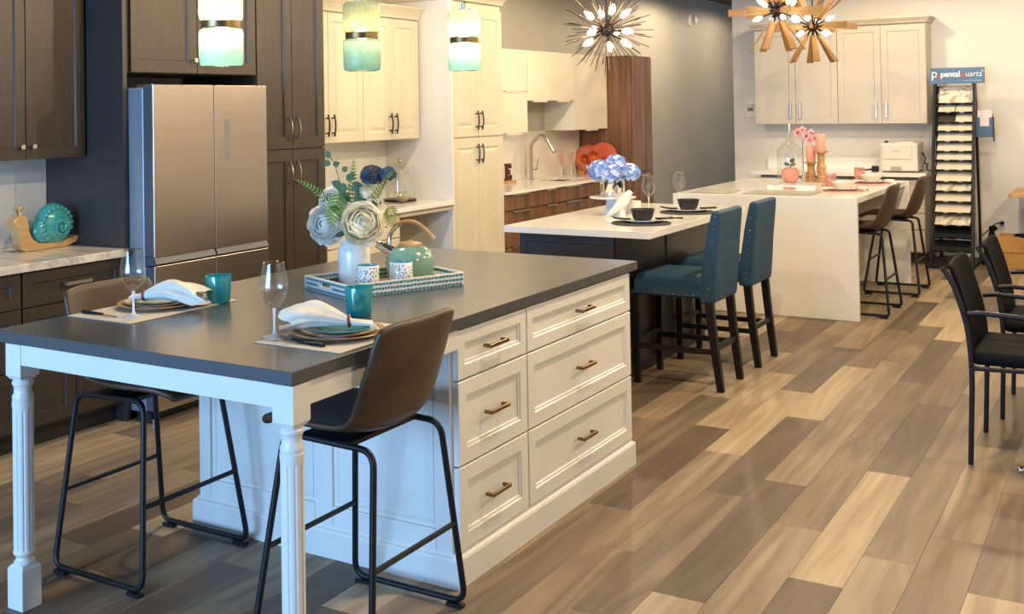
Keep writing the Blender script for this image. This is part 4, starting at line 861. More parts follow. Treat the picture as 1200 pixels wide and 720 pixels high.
def fork(label, p, d, L=.20):
    r = thing('fork', label, 'fork', p); a = Vector(p); d = Vector(d).normalized(); s = d.cross(Vector((0, 0, 1)))
    build(MB().tube([a + d * (L * .30) + Vector((0, 0, .004)), a + d * (L * .65) + Vector((0, 0, .005)), a + d * L + Vector((0, 0, .004))], [.0032, .004, .006], 8), 'grip', M['black_metal'], r)
    mb = MB(); mb.tube([a + d * (L * .42) + Vector((0, 0, .004)), a + d * (L * .24) + Vector((0, 0, .005))], .003, 6)
    for k in (-1.5, -.5, .5, 1.5): mb.tube([a + d * (L * .24) + Vector((0, 0, .005)), a + d * (L * .18) + s * k * .0055 + Vector((0, 0, .004)), a + s * k * .006 + Vector((0, 0, .007))], .0013, 5)
    build(mb, 'tines', M['nickel'], r); return r
def knife(label, p, d, L=.20):
    r = thing('knife', label, 'knife', p); a = Vector(p); d = Vector(d).normalized(); s = d.cross(Vector((0, 0, 1)))
    F = Fr(a, d, s, (0, 0, 1))
    build(MB().prism(F, [(0, 0), (.02, -.008), (L * .5, -.009), (L * .5, .005), (.02, .004)], .001, .0028), 'blade', M['nickel'], r)
    build(MB().tube([a + d * (L * .48) + Vector((0, 0, .005)), a + d * (L * .75) + Vector((0, 0, .0055)), a + d * L + Vector((0, 0, .005))], [.004, .0055, .0065], 8), 'grip', M['black_metal'], r); return r
zc = ZT + .0025
fork('black handled fork on the right placemat in front of the plates', (-.325, .335, zc), (.95, -.16, 0)); knife('black handled knife lying beside the fork on the right placemat', (-.315, .300, zc), (.99, -.03, 0))
knife('black handled knife lying on the left placemat of the near island', (-1.045, .345, zc), (-1, -.02, 0), .20)

# ---------------------------------------------------------------- mosaic tray
A0 = Vector((-.575, 1.02, ZT)); ta = radians(66.2); EL = Vector((cos(ta), sin(ta), 0)); ES = Vector((-sin(ta), cos(ta), 0)); TLn, TW, TH = .547, .344, .052
FT = Fr(A0, EL, ES, (0, 0, 1))
ty = thing('serving_tray', 'teal and white mosaic serving tray on the near island', 'tray', tuple(A0 + EL * TLn / 2 + ES * TW / 2))
build(MB().fbox(FT, .008, TLn - .008, .008, TW - .008, .001, .009), 'tray_floor', M['tray_in'], ty)
for nm, a in (('long_side', (0, TLn, 0, .012)), ('long_side', (0, TLn, TW - .012, TW))): build(MB().fbox(FT, *a, 0, TH), nm, M['tray_w'], ty, bevel=.001, seg=1)
for u0 in (0, TLn - .012):
    mb = MB(); c0, c1 = TW / 2 - .045, TW / 2 + .045
    mb.fbox(FT, u0, u0 + .012, .012, c0, 0, TH); mb.fbox(FT, u0, u0 + .012, c1, TW - .012, 0, TH); mb.fbox(FT, u0, u0 + .012, c0, c1, 0, .022); mb.fbox(FT, u0, u0 + .012, c0, c1, .040, TH)
    build(mb, 'short_side', M['tray_w'], ty)
rt = random.Random(2); ch_ = MB()
for row, (z0, z1) in enumerate(((.002, .011), (.020, .029), (.038, .046))):
    t = .004
    while t < TLn - .02:
        w = rt.uniform(.012, .021); zz = rt.uniform(-.001, .001)
        for n0, n1 in ((-.0008, 0), (TW, TW + .0008), (.012, .0128), (TW - .0128, TW - .012)): ch_.fbox(FT, t, t + w - .003, n0, n1, z0 + zz, z1 + zz)
        t += w
    t = .004
    while t < TW - .02:
        w = rt.uniform(.012, .020)
        if not (row == 1 and TW / 2 - .06 < t < TW / 2 + .05):
            for n0, n1 in ((-.0008, 0), (TLn, TLn + .0008), (.012, .0128), (TLn - .0128, TLn - .012)): ch_.fbox(FT, n0, n1, t, t + w - .003, z0, z1)
        t += w
stuff(build(ch_, 'mosaic_chips', M['tray_t'], ty, raw=True))
ZB = ZT + .0095
VX, VY = -.752, 1.312
vs_ = thing('flower_vase', 'white ceramic bottle vase on the mosaic tray', 'vase', (VX, VY, ZB))
build(MB().lathe([(0, 0), (.058, 0), (.064, .004), (.066, .02), (.066, .125), (.064, .142), (.054, .160), (.042, .174), (.036, .186), (.035, .196), (.038, .201), (.033, .201), (.031, .186), (.036, .174), (.056, .140), (.058, .01), (0, .008)], (VX, VY, ZB), 40), 'body', M['ceramic'], vs_, ang=50)
def mug(label, x, y):
    r = thing('cup', label, 'cup', (x, y, ZB), 'speckled cups')
    o = (x, y, ZB); build(MB().lathe([(0, 0), (.045, 0), (.049, .003), (.0475, .05), (.046, .093), (.044, .0945)], o, 32), 'outer_wall', M['ceramic'], r, ang=60)
    build(MB().lathe([(.044, .0945), (.043, .09), (.044, .05), (.044, .012), (.04, .008), (0, .007)], o, 32), 'glazed_inside', M['mugin'], r, ang=60)
    sk = MB(); g = random.Random(len(label))
    for zi in range(9):
        for k in range(18):
            if g.random() < .2: continue
            z = .006 + zi * .0098 + g.uniform(-.002, .002); a = 2 * pi * (k + .5 * (zi % 2)) / 18 + g.uniform(-.1, .1); q = .049 - .003 * z / .094 + .0004
            w, h_, t = g.uniform(.0030, .0052), g.uniform(.0024, .0044), g.uniform(0, 3)
            n = Vector((cos(a), sin(a), 0)); s = Vector((-sin(a), cos(a), 0)); c = Vector(o) + n * q + Vector((0, 0, z))
            sk.add([c + s * (w * cos(b + t)) + Vector((0, 0, h_ * sin(b + t))) for b in (0, 1.05, 2.1, 3.14, 4.2, 5.2)], [(0, 1, 2, 3, 4, 5)])
    stuff(build(sk, 'painted_specks', M['speckle'], r, raw=True)); return r
mug('white cup with teal specks beside the vase on the tray', -.614, 1.210); mug('white cup with teal specks in front of the green kettle', -.545, 1.345)
KX, KY = -.602, 1.497; KO = Vector((KX, KY, ZB))
kt = thing('kettle', 'sage green tea kettle with wooden handle on the tray', 'kettle', tuple(KO))
build(MB().lathe([(0, 0), (.080, 0), (.088, .004), (.098, .03), (.102, .058), (.099, .088), (.088, .114), (.068, .132), (.052, .139), (.050, .136), (0, .136)], KO, 44), 'body', M['sage'], kt, ang=60)
ld = build(MB().lathe([(0, .137), (.049, .137), (.051, .142), (.048, .150), (.036, .154), (0, .157)], KO, 32), 'lid', M['oak'], kt, ang=40)
build(MB().lathe([(0, .155), (.009, .156), (.010, .160), (.006, .162), (0, .162)], KO, 16), 'lid_knob', M['oak'], kt)
ka = Vector((.846, .533, 0)); P = lambda a, z: KO + ka * a + Vector((0, 0, z))
build(MB().tube([P(-.062, .104), P(-.090, .125), P(-.118, .140), P(-.128, .147)], [.024, .022, .019, .018], 16), 'spout', M['chrome'], kt)
build(MB().lathe([(0, 0), (.0195, 0), (.0195, .012), (0, .014)], (0, 0, 0), 16, Matrix.Translation(P(-.126, .146)) @ rot_to(P(-.128, .147) - P(-.090, .125))), 'spout_cap', M['nickel'], kt)
build(MB().tube(fillet([P(-.078, .105), P(-.088, .15), P(-.083, .185), P(-.062, .215), P(-.035, .233)], .03, 5), [.009] * 3 + [.008] * 18 + [.006] * 0 if False else .0075, 10, flat=1.4), 'handle_bracket', M['chrome'], kt)
hp = [P(-.068 + .168 * t, .205 + .034 * sin(pi * min(1, .18 + .80 * t)) - .055 * max(0, t - .45) ** 1.6 * 2) for t in [i / 14 for i in range(15)]]
build(MB().tube(hp, [.007] * 2 + [.0085] * 11 + [.0095, .0095], 10), 'handle', M['oak'], kt)

# ---------------------------------------------------------------- flowers in the vase
NECK = Vector((VX, VY, ZB + .185))
def petal(R, rho, top, hw, flare):
    rq = random.Random(int(rho * 100 + top))
    p1, p2 = rq.uniform(0, 6), rq.uniform(0, 6)
    def fn(u, v):
        s = v * 2 - 1; ph = radians(160 + (top + 16 * s * s - 160) * u); az = s * hw * (.35 + .65 * sin(pi * min(.62, .12 + .55 * u)))
        r = rho * R * (1 + flare * max(0, u - .55) ** 2 * 2.2 + .05 * sin(6 * s + p1) * u + .05 * sin(10 * s + p2) * u * u)
        return Vector((r * sin(ph) * cos(az), r * sin(ph) * sin(az), r * cos(ph) * .9))
    return build(MB().grid(fn, 6, 6), 'petal', MPET[0], None, loc=(0, 0, 0), ang=180)
MPET = [None]
def bloom(name, label, c, R, m, layers, cat='flower', group=None, face=(0, 0, 1), stem_m='leaf', core=None):
    c = Vector(c); r = thing(name, label, cat, tuple(c), group); seedr = random.Random(int(abs(c.x * 1e4))); MPET[0] = m
    F = rot_to(Vector(face).normalized())
    build(MB().tube(fillet([c - Vector(face).normalized() * R * .35, (c + NECK) / 2 + Vector((0, 0, .01)), NECK + (c - NECK) * .06 - Vector((0, 0, .03))], .05, 4), .003, 6), 'stem', M[stem_m], r)
    build(MB().ball(c, R * .26, 12, 8, (1, 1, .9)), 'heart', core or m, r)
    for n, rho, top, hw, flare in layers:
        p = petal(R, rho, top, hw, flare)
        for k in range(n):
            a = 2 * pi * k / n + rho * 9 + seedr.uniform(-.15, .15)
            child_inst(p, r, F @ Matrix.Rotation(a, 4, 'Z') @ Matrix.Rotation(seedr.uniform(-.10, .10), 4, 'Y') @ Matrix.Diagonal((*[seedr.uniform(.95, 1.05)] * 3, 1)))
        bpy.data.objects.remove(p)
    return r
fcam = Vector((.532, -.846, 0))
full = [(3, .40, 20, 1.2, .0), (4, .54, 32, 1.05, .08), (5, .67, 46, .95, .16), (6, .79, 60, .85, .28), (7, .90, 76, .8, .35), (7, .98, 96, .75, .4)]
peony = [(4, .42, 18, 1.0, .15), (6, .56, 34, .8, .25), (7, .68, 48, .75, .3), (8, .78, 62, .7, .35), (8, .88, 78, .7, .4), (8, .97, 98, .7, .4)]
bloom('cream_rose', 'large open cream rose at the front right of the bouquet', (-.672, 1.262, 1.178), .080, M['petal_y'], full, group='bouquet flowers', face=fcam * .9 + Vector((.1, 0, .35)))
bloom('white_peony', 'white peony at the lower left of the bouquet', (-.868, 1.275, 1.165), .080, M['petal_w'], peony, group='bouquet flowers', face=fcam * .9 + Vector((-.45, -.2, .1)))
bloom('white_peony', 'white peony at the upper left of the bouquet', (-.845, 1.30, 1.262), .062, M['petal_w'], peony, group='bouquet flowers', face=fcam * .8 + Vector((-.3, -.2, .5)))
bloom('small_cream_rose', 'small pale rose under the dark blue hydrangea', (-.690, 1.325, 1.298), .038, M['petal_y'], full[:4], group='bouquet flowers', face=fcam + Vector((0, 0, .4)))
bloom('white_blossom', 'small white blossom right above the cream rose', (-.668, 1.325, 1.252), .034, M['petal_w'], full[1:4], group='bouquet flowers', face=fcam + Vector((.3, .2, .2)))
def hydrangea(name, label, c, R, mats, n, group=None, fl_r=.016, stem_to=NECK, cat='flower', sc=(1, 1, .8)):
    c = Vector(c); r = thing(name, label, cat, tuple(c), group); g = random.Random(n + int(R * 1000)); bs_ = [MB() for _ in mats]
    for i, d in enumerate(fib(n)):
        if d.z < -.75: continue
        p = c + Vector((d.x * sc[0], d.y * sc[1], d.z * sc[2])) * R * g.uniform(.88, 1.04); Q = Matrix.Translation(p) @ rot_to(d) @ Matrix.Rotation(g.uniform(0, 1.5), 4, 'Z'); mb = bs_[g.randrange(len(mats))]
        for k in range(4):
            a = k * pi / 2; e = Vector((cos(a), sin(a), 0)); s = Vector((-sin(a), cos(a), 0)); q = fl_r * g.uniform(.85, 1.15)
            mb.add([Q @ v for v in (Vector((0, 0, 0)), e * q * .55 + s * q * .5 + Vector((0, 0, q * .30)), e * q * 1.05 + Vector((0, 0, q * .18)), e * q * .55 - s * q * .5 + Vector((0, 0, q * .30)))], [(0, 3, 2, 1)])
    for mb, m in zip(bs_, mats): stuff(build(mb, 'florets', m, r, raw=True))
    build(MB().ball(c, R * .80, 14, 8, sc), 'floret_core', mats[0], r)
    build(MB().tube([c - Vector((0, 0, R * .3)), stem_to + (c - stem_to) * .05 - Vector((0, 0, .03))], .003, 6), 'stem', M['leaf'], r); return r
hydrangea('blue_hydrangea', 'dark slate blue hydrangea at the top of the bouquet', (-.690, 1.36, 1.362), .046, [M['hyd_dark'], M['hyd_dark'], M['hyd_mid']], 46, 'bouquet flowers', .017)
hydrangea('blue_hydrangea', 'deep blue hydrangea tuft at the top right of the bouquet', (-.622, 1.375, 1.368), .032, [M['hyd_mid']], 24, 'bouquet flowers', .014)
def fern(label, pts, wmax, m='fern', face=None, n=20):
    pts = [Vector(p) for p in pts]; r = thing('fern_frond', label, 'fern', tuple(pts[0]), 'bouquet greenery')
    crv = []
    for i in range(n + 1):
        t = i / n; a, b, c = pts; crv.append(a * (1 - t) ** 2 + b * 2 * t * (1 - t) + c * t * t)
    build(MB().tube(crv, [.0018 * (1 - .7 * i / n) for i in range(n + 1)], 5), 'stem', M[m], r)
    mb = MB(); fc = face or fcam
    for i in range(3, n + 1):
        T = (crv[i] - crv[i - 1]).normalized(); s = T.cross(fc).normalized(); t = i / n; w = wmax * sin(pi * (.12 + .86 * t)) ** .8
        for sg in (-1, 1):
            e = crv[i] + s * sg * w + T * w * .55 + fc * .006; h = T * (.13 * (pts[2] - pts[0]).length / n * 1.6)
            mb.add([crv[i] - h, crv[i] + s * sg * w * .5 + T * w * .18 - h * .9, e, crv[i] + s * sg * w * .5 + T * w * .35 + h * .9, crv[i] + h], [(0, 1, 2, 3, 4)])
    stuff(build(mb, 'leaflets', M[m], r, raw=True)); return r
nk = tuple(NECK)
fern('green fern frond pointing far left out of the bouquet', (nk, (-.86, 1.28, 1.30), (-1.005, 1.25, 1.345)), .022)
fern('tall green fern frond standing straight up in the bouquet', (nk, (-.77, 1.32, 1.30), (-.768, 1.34, 1.425)), .024)
fern('large green fern frond hanging at the middle front of the bouquet', ((-.775, 1.27, 1.325), (-.785, 1.24, 1.25), (-.80, 1.215, 1.165)), .046, n=12)
fern('olive fern frond rising to the right past the blue hydrangea', (nk, (-.66, 1.33, 1.30), (-.570, 1.34, 1.385)), .022, 'fern_y')
fern('olive fern frond drooping at the right of the cream rose', ((-.60, 1.33, 1.25), (-.575, 1.325, 1.235), (-.555, 1.30, 1.155)), .036, 'fern_y', n=12)
def leaf_mesh(c, d, n, L, w):
    d = Vector(d).normalized(); n = Vector(n).normalized(); s = d.cross(n).normalized(); c = Vector(c)
    return [c, c + d * L * .3 + s * w * .85 + n * .003, c + d * L * .65 + s * w * .8 + n * .002, c + d * L, c + d * L * .65 - s * w * .8 + n * .002, c + d * L * .3 - s * w * .85 + n * .003]
def sprig(label, pts, leaves, m='euca'):
    r = thing('eucalyptus_sprig', label, 'leaves', tuple(pts[0]), 'bouquet greenery'); build(MB().tube(fillet(pts, .04, 5), .0018, 5), 'stem', M[m], r)
    for c, d, L, w in leaves: build(MB().add(leaf_mesh(c, d, fcam, L, w), [(0, 1, 2, 3, 4, 5)]), 'leaf', M[m], r, solid=.0008)
    return r
_c = lambda a, z, b=0: NECK + Vector((.846, .533, 0)) * a + Vector((0, 0, z)) + fcam * b
up = Vector((0, 0, 1)); rt_ = Vector((.846, .533, 0))
sprig('eucalyptus sprig with round leaves at the top left of the bouquet', [_c(0, -.03), _c(-.03, .14), _c(-.075, .30), _c(-.10, .345)],
      [(_c(-.098, .325), rt_ * -.2 + up, .034, .013), (_c(-.09, .30), rt_ * -.9 + up * .3, .034, .015), (_c(-.083, .295), rt_ + up * .4, .032, .015), (_c(-.045, .27), rt_ * .6 + up * .5, .03, .014), (_c(-.05, .21), rt_ * -1 + up * .5, .045, .019), (_c(-.03, .235), rt_ + up * .7, .045, .018)])
sprig('eucalyptus sprig with broad leaves in the middle of the bouquet', [_c(0, -.03), _c(-.01, .12), _c(-.02, .22)],
      [(_c(-.02, .20), rt_ * -1 + up * .1, .055, .024), (_c(-.01, .20), rt_ + up * .2, .055, .026), (_c(0, .15), rt_ + up * .5, .06, .027), (_c(-.01, .15), rt_ * -1 + up * .6, .06, .026), (_c(.02, .12), rt_ + up * .4, .06, .024), (_c(.07, .135, .05), rt_ + up * .1, .035, .015)])
sprig('dark green leaves hanging over the rim of the vase', [_c(0, -.03), _c(.01, .03, .03), _c(.02, .03, .05)],
      [(_c(-.01, .03, .045), rt_ * .3 - up, .065, .020), (_c(-.03, .025, .045), rt_ * -1 - up * .3, .05, .013), (_c(.06, .02, .03), rt_ * .8 - up * .3, .05, .012), (_c(.10, .05, .02), rt_ * .8 - up * .2, .04, .008), (_c(-.05, .12, .03), rt_ * -1 + up * .1, .05, .012)], 'leaf')

# ================================================================ snail on the left counter
sn = thing('snail_figurine', 'carved wooden snail with teal ceramic shell on the marble counter', 'figurine', (-3.0, 1.57, .915))
FS = Fr((-3.0, 0, 0), (0, 1, 0), (0, 0, 1), (1, 0, 0))
o2 = [(1.350, 1.076), (1.386, 1.040), (1.390, 1.0), (1.396, .955), (1.408, .928), (1.432, .916), (1.69, .916), (1.75, .933), (1.803, .968), (1.795, .976), (1.75, .966), (1.69, .952), (1.60, .945), (1.515, .952), (1.474, .978), (1.453, 1.02), (1.449, 1.062), (1.442, 1.090), (1.425, 1.104), (1.405, 1.108), (1.378, 1.098)]
build(MB().prism(FS, o2, -.035, .035), 'body', M['snailwood'], sn, bevel=.012, seg=3)
for x in (-.015, .015): build(MB().tube([(-3.0 + x, 1.412, 1.098), (-3.0 + x, 1.410, 1.135)], [.013, .008], 10).ball((-3.0 + x, 1.410, 1.143), .016, 12, 8), 'eye_stalk', M['snailwood'], sn)
SCN = Vector((-3.0, 1.628, 1.040))
sh = build(MB().lathe([(0, -.055), (.064, -.052), (.104, -.03), (.117, 0), (.104, .03), (.064, .052), (0, .055)], SCN, 40, MX), 'shell', M['teal_glaze'], sn, ang=180)
build(MB().lathe([(0, -.045), (.05, -.042), (.068, -.02), (.072, 0), (.068, .02), (.05, .042), (0, .045)], SCN + Vector((0, -.075, -.030)), 30, MX), 'shell_lip', M['teal_glaze'], sn, ang=180)
sb = MB(); sb.tube([SCN + Vector((.058 - .006 * t, .018 + (.010 + .048 * t) * cos(12 * t + 2.4), -.014 + (.010 + .048 * t) * sin(12 * t + 2.4))) for t in [i / 60 for i in range(61)]], .0085, 8)
build(sb, 'spiral_ridge', M['teal_glaze'], sn)
kb = MB()
for k in range(15):
    a = -2.3 - k * .30 + pi * 2; q = .091; kb.ball(SCN + Vector((.038, q * cos(a), q * sin(a))), .0145, 10, 6)
for k in range(14): a = k * .45; q = .040; kb.ball(SCN + Vector((.056, .018 + q * cos(a), -.014 + q * sin(a))), .009, 8, 5)
stuff(build(kb, 'shell_beads', M['teal_glaze'], sn))

# ================================================================ desk: glass domes
def dome(label, x, y, R, h, plug='gold'):
    r = thing('glass_dome', label, 'glass dome', (x, y, .915), 'glass domes on the desk')
    o = (x, y, .915); build(MB().lathe([(0, 0), (R + .012, 0), (R + .015, .008), (R + .012, .018), (0, .018)], o, 32), 'base', M['bronze'], r, ang=40)
    build(MB().lathe([(R, .019), (R, h * .78), (R * .9, h * .90), (R * .6, h * .97), (0, h)], o, 32), 'cloche', M['glass'], r, ang=180)
    build(MB().ball((x, y, .915 + h + .014), .015, 12, 8), 'knob', M[plug], r); return r
dome('large clear glass dome with gold knob on the desk', -2.93, 4.86, .115, .30); dome('smaller clear glass dome beside the large one on the desk', -3.02, 4.56, .085, .20)
bw = thing('glass_bowl', 'low clear glass bowl with gold fill in front of the domes', 'bowl', (-2.80, 4.70, .915)); build(MB().lathe([(0, .004), (.04, .004), (.045, 0), (.03, .008), (.06, .05), (.075, .085), (.074, .085), (.058, .05), (.02, .012), (0, .012)], (-2.80, 4.70, .915), 28), 'dish', M['glass'], bw); build(MB().lathe([(0, .014), (.03, .02), (.052, .045), (.03, .052), (0, .05)], (-2.80, 4.70, .915), 20), 'fill', M['gold'], bw)

# ================================================================ walnut counter props
for nm, x, y, t, lab in (('a', -3.080, 8.70, 0, 'coral round plate leaning in the corner behind the champagne flutes'), ('b', -2.875, 8.60, 1, 'coral round plate on the right, overlapping the other one behind the sky blue hydrangeas')):
    r = thing('coral_plate', lab, 'plate', (x, y, .915), 'coral display plates'); k = 1 if t else .92
    Q = Matrix.Translation((x, y, .916)) @ (rotz(0) if t else rotz(radians(16))) @ Matrix.Rotation(radians(80), 4, 'X') @ Matrix.Translation((0, .165 * k, 0))
    build(MB().lathe([(a * k, b) for a, b in [(0, 0), (.10, 0), (.11, .004), (.158, .014), (.165, .018), (.160, .020), (.11, .010), (0, .007)]], (0, 0, 0), 48, Q), 'dish', M['coral'], r, ang=60)
for x, y, lab in ((-3.10, 8.08, 'clear champagne flute nearer the faucet'), (-3.03, 8.17, 'clear champagne flute nearer the orange roses')):
    r = thing('champagne_flute', lab, 'glass', (x, y, .915), 'champagne flutes'); o = (x, y, .915)
    build(MB().lathe([(.003, .10), (.012, .12), (.021, .17), (.026, .245)], o, 20), 'bowl', M['pinkglass'], r, ang=180); build(MB().lathe([(0, .102), (.004, .10), (.0035, .02), (.012, .006), (.03, .002), (0, .001)], o, 20), 'stem', M['glass_stem'], r, ang=60)
NECK2 = Vector((-2.90, 8.45, .99)); NECK_ = NECK; NECK = NECK2
pt = thing('flower_pot', 'square cream pot of orange roses on the sink counter', 'pot', (-2.90, 8.45, .915)); build(MB().loft([(-2.90, 8.45, .915, .060, .060), (-2.90, 8.45, 1.01, .068, .068)]), 'pot', M['ceramic'], pt, bevel=.004)
for c, R, m, lab in (((-2.88, 8.39, 1.095), .082, 'rose_o', 'big orange rose in the square cream pot'), ((-2.985, 8.40, 1.07), .062, 'rose_o', 'orange rose at the left of the square cream pot'), ((-2.80, 8.47, 1.05), .050, 'rose_o', 'orange rose at the right of the square cream pot')):
    bloom('orange_rose', lab, c, R, M[m], full[:4], group='orange roses', face=fcam + Vector((0, 0, .5)))
for c, R, m, lab in (((-2.945, 8.22, .953), .042, 'rose_p', 'peach rose head lying on the sink counter'), ((-2.895, 8.30, .955), .040, 'rose_o', 'orange rose head lying beside the cream pot')):
    NECK = Vector((c[0] + .02, c[1] + .05, .955)); bloom('loose_rose', lab, c, R, M[m], full[:4], group='loose roses', face=fcam * .7 + Vector((0, 0, .7)))
NECK = NECK_
le = thing('letter_block', 'dark red letter E on a small wooden block half hidden behind the cream pantry', 'ornament', (-3.13, 7.0, .915))
build(MB().box(-3.18, -3.08, 6.80, 7.06, .915, .938), 'base', M['oak'], le, bevel=.002)
lt = MB(); FE = Fr((-3.14, 6.925, .9385), (.0, 1, 0), (0, 0, 1), (1, 0, 0))
lt.prism(FE, [(0, 0), (.11, 0), (.11, .05), (.098, .05), (.088, .02), (.045, .02), (.045, .07), (.068, .07), (.074, .055), (.082, .055), (.082, .102), (.074, .102), (.068, .088), (.045, .088), (.045, .14), (.085, .14), (.095, .112), (.106, .112), (.104, .16), (0, .16), (0, .148), (.016, .14), (.016, .02), (0, .012)], 0, .025)
build(lt, 'letter', mat('dark_red_letter', (.09, .016, .012, 1), .5), le)

# ================================================================ middle island settings
Z2 = .9175
def setting(i, x, y, w):
    m = thing('placemat', f'round black woven placemat at the {w} black place setting', 'placemat', (x, y, Z2))
    build(MB().lathe([(0, 0), (.182, 0), (.182, .004), (0, .005)], (x, y, Z2), 48, rf=lambda a, z: 1 + .02 * sin(44 * a)), 'woven_disc', M['woven'], m, ang=30)
    plate('dinner_plate', 'ceramic', x - .01, y + .05, Z2 + .0052, .128, f'white dinner plate at the {w} black place setting', .014)
    zc = Z2 + .0105; b = thing('bowl', f'black bowl at the {w} black place setting', 'bowl', (x - .01, y + .05, zc))
    build(MB().lathe([(0, 0), (.044, 0), (.050, .003), (.062, .028), (.074, .070), (.0745, .0725), (.071, .0725), (.058, .030), (.045, .010), (0, .008)], (x - .01, y + .05, zc), 40), 'bowl_body', M['charcoal'], b, ang=50)
    n = thing('napkin', f'charcoal cloth napkin folded under the {w} black bowl', 'napkin', (x, y, Z2))
    for s in (-1, 1):
        d = rt_ * s; q = Vector((x - .01, y + .05, Z2 + .021))
        def fn(u, v, d=d, q=q, s=s):
            t = .078 + .105 * u; e = (v * 2 - 1); g = fcam
            return q + d * t + g * (e * (.020 + .014 * u)) + Vector((0, 0, .006 * (1 - e * e) + .014 * (1 if s < 0 else .35) * u * u - .002 * u))
        build(MB().grid(fn, 6, 6), 'fold', M['charcoal_cloth'], n, solid=.004, ang=180)
setting(0, -.600, 4.02, 'nearer'); setting(1, -.585, 4.79, 'farther')
dup(wg, (-.870, 4.83, Z2), 0, 'wine glass behind the nearer black bowl on the middle island', 'wine glasses on the middle island'); dup(wg, (-.825, 5.30, Z2), 0, 'wine glass behind the farther black bowl on the middle island', 'wine glasses on the middle island')
fork('dark handled fork lying right of the nearer black bowl', (-.49, 4.10, Z2 + .0225), (.5, .35, 0), .12)
CX, CY = -.99, 4.50; CO = (CX, CY, Z2)
cs = thing('cake_stand', 'white cake stand with a pale blue pedestal on the middle island', 'cake stand', CO)
build(MB().lathe([(0, 0), (.070, 0), (.072, .006), (.058, .02), (.046, .05), (.042, .08), (.046, .098), (0, .098)], CO, 36), 'pedestal', M['blueish'], cs, ang=50); build(MB().lathe([(0, .098), (.05, .098), (.15, .106), (.155, .112), (.150, .116), (0, .114)], CO, 48), 'plate', M['ceramic'], cs, ang=50)
vb = thing('mirror_vase', 'silver mirrored cylinder vase on the cake stand', 'vase', (CX, CY, Z2 + .116))
build(MB().lathe([(0, 0), (.078, 0), (.080, .003), (.080, .125), (.078, .126), (.076, .124), (.076, .006), (0, .006)], (CX, CY, Z2 + .1145), 44), 'cylinder', M['mirror'], vb, ang=40)
NB = Vector((CX, CY, Z2 + .20))
for c, R, n in (((CX - .06, CY - .05, 1.205), .078, 90), ((CX + .02, CY - .07, 1.19), .070, 80), ((CX + .01, CY + .03, 1.245), .070, 80), ((CX + .10, CY + .05, 1.19), .066, 70), ((CX - .09, CY + .03, 1.18), .060, 60)):
    w = {90: 'front left', 80: 'front' if c[2] < 1.2 else 'top', 70: 'right', 60: 'back left'}[n]
    hydrangea('hydrangea', f'sky blue hydrangea head at the {w} of the mirrored vase', c, R, [M['hyd_light'], M['hyd_pale']] if n in (70, 80) else [M['hyd_light'], M['hyd_light'], M['hyd_pale']], n, 'sky blue hydrangeas', .020, NB, sc=(1, 1, .85))
# bird
bd = thing('bird_figurine', 'white ceramic bird figurine in front of the cake stand', 'figurine', (-.870, 4.385, Z2))
bd_c = Vector((-.870, 4.385, Z2)); BP = lambda a, z: bd_c + rt_ * a + Vector((0, 0, z))
bm_ = MB(); bm_.tube([BP(-.112, .002), BP(-.085, .018), BP(-.05, .046), BP(-.015, .078), BP(.012, .108), BP(.026, .128), BP(.036, .142), BP(.040, .156), BP(.036, .166)], [.004, .013, .024, .034, .036, .030, .024, .022, .008], 16)
build(bm_, 'body', M['gourd'], bd, ang=180); build(MB().tube([BP(.055, .150), BP(.072, .147)], [.007, .001], 8), 'beak', M['gourd'], bd); build(MB().lathe([(0, 0), (.022, 0), (.018, .03), (.010, .05), (0, .05)], BP(-.005, 0), 16), 'foot_block', M['gourd'], bd)
single(MB().lathe([(0, 0), (.040, 0), (.045, .004), (.047, .075), (.044, .080), (.042, .07), (.038, .006), (0, .006)], (-.895, 4.63, Z2), 28), 'small_pot', M['gourd'], 'small white bisque cup behind the bird and the wine glass', 'cup', (-.895, 4.63, Z2), ang=50)

# ================================================================ far island settings
Z3 = .9145
for a, b, y0, y1, lab, m in ((-1.15, -.83, 6.42, 6.75, 'grey stone sample tile at the left of the waterfall counter edge', 'tile_a'), (-.80, -.735, 6.5, 6.52, '', ''), (-.715, -.47, 6.43, 6.80, 'grey green stone sample tile at the middle of the waterfall counter edge', 'tile_a'), (-.445, -.195, 6.43, 6.80, 'cream veined stone sample tile below the marble tray', 'tile_a')):
    if m: single(MB().box(a, b, y0, y1, Z3, Z3 + .010), 'stone_tile', M[m], lab, 'tile', ((a + b) / 2, (y0 + y1) / 2, Z3), 'stone tiles on the waterfall island', bevel=.001, seg=1)
mt = thing('marble_tray', 'white marble serving tray with wooden handle bar on the waterfall island', 'tray', (-.47, 7.15, Z3))
build(MB().box(-.665, -.275, 6.93, 7.52, Z3, Z3 + .042), 'slab', M['marble_tray'], mt, bevel=.003); build(MB().box(-.53, -.43, 6.915, 6.931, Z3 + .014, Z3 + .028), 'handle', M['oak'], mt, bevel=.004)
ZM = Z3 + .0425; JX, JY = -.56, 7.26; JO = (JX, JY, ZM)
jr = thing('glass_jar', 'tall clear glass bottle cloche on the marble tray', 'jar', JO)
build(MB().lathe([(.100, 0), (.105, .01), (.105, .275), (.098, .295), (.062, .33), (.028, .362), (.020, .385), (.018, .47), (.020, .475)], JO, 36), 'bottle', M['glass'], jr, ang=180); build(MB().lathe([(.013, .43), (.014, .475), (.011, .50), (0, .505)], JO, 16), 'stopper', M['nickel'], jr)
ap = thing('ceramic_apple', 'coral pink ceramic apple inside the glass bottle', 'ornament', (JX, JY - .0, ZM))
build(MB().lathe([(0, .002), (.035, 0), (.060, .02), (.073, .06), (.070, .10), (.050, .125), (.022, .128), (0, .118)], JO, 32), 'fruit', M['pinkpot'], ap, ang=180)
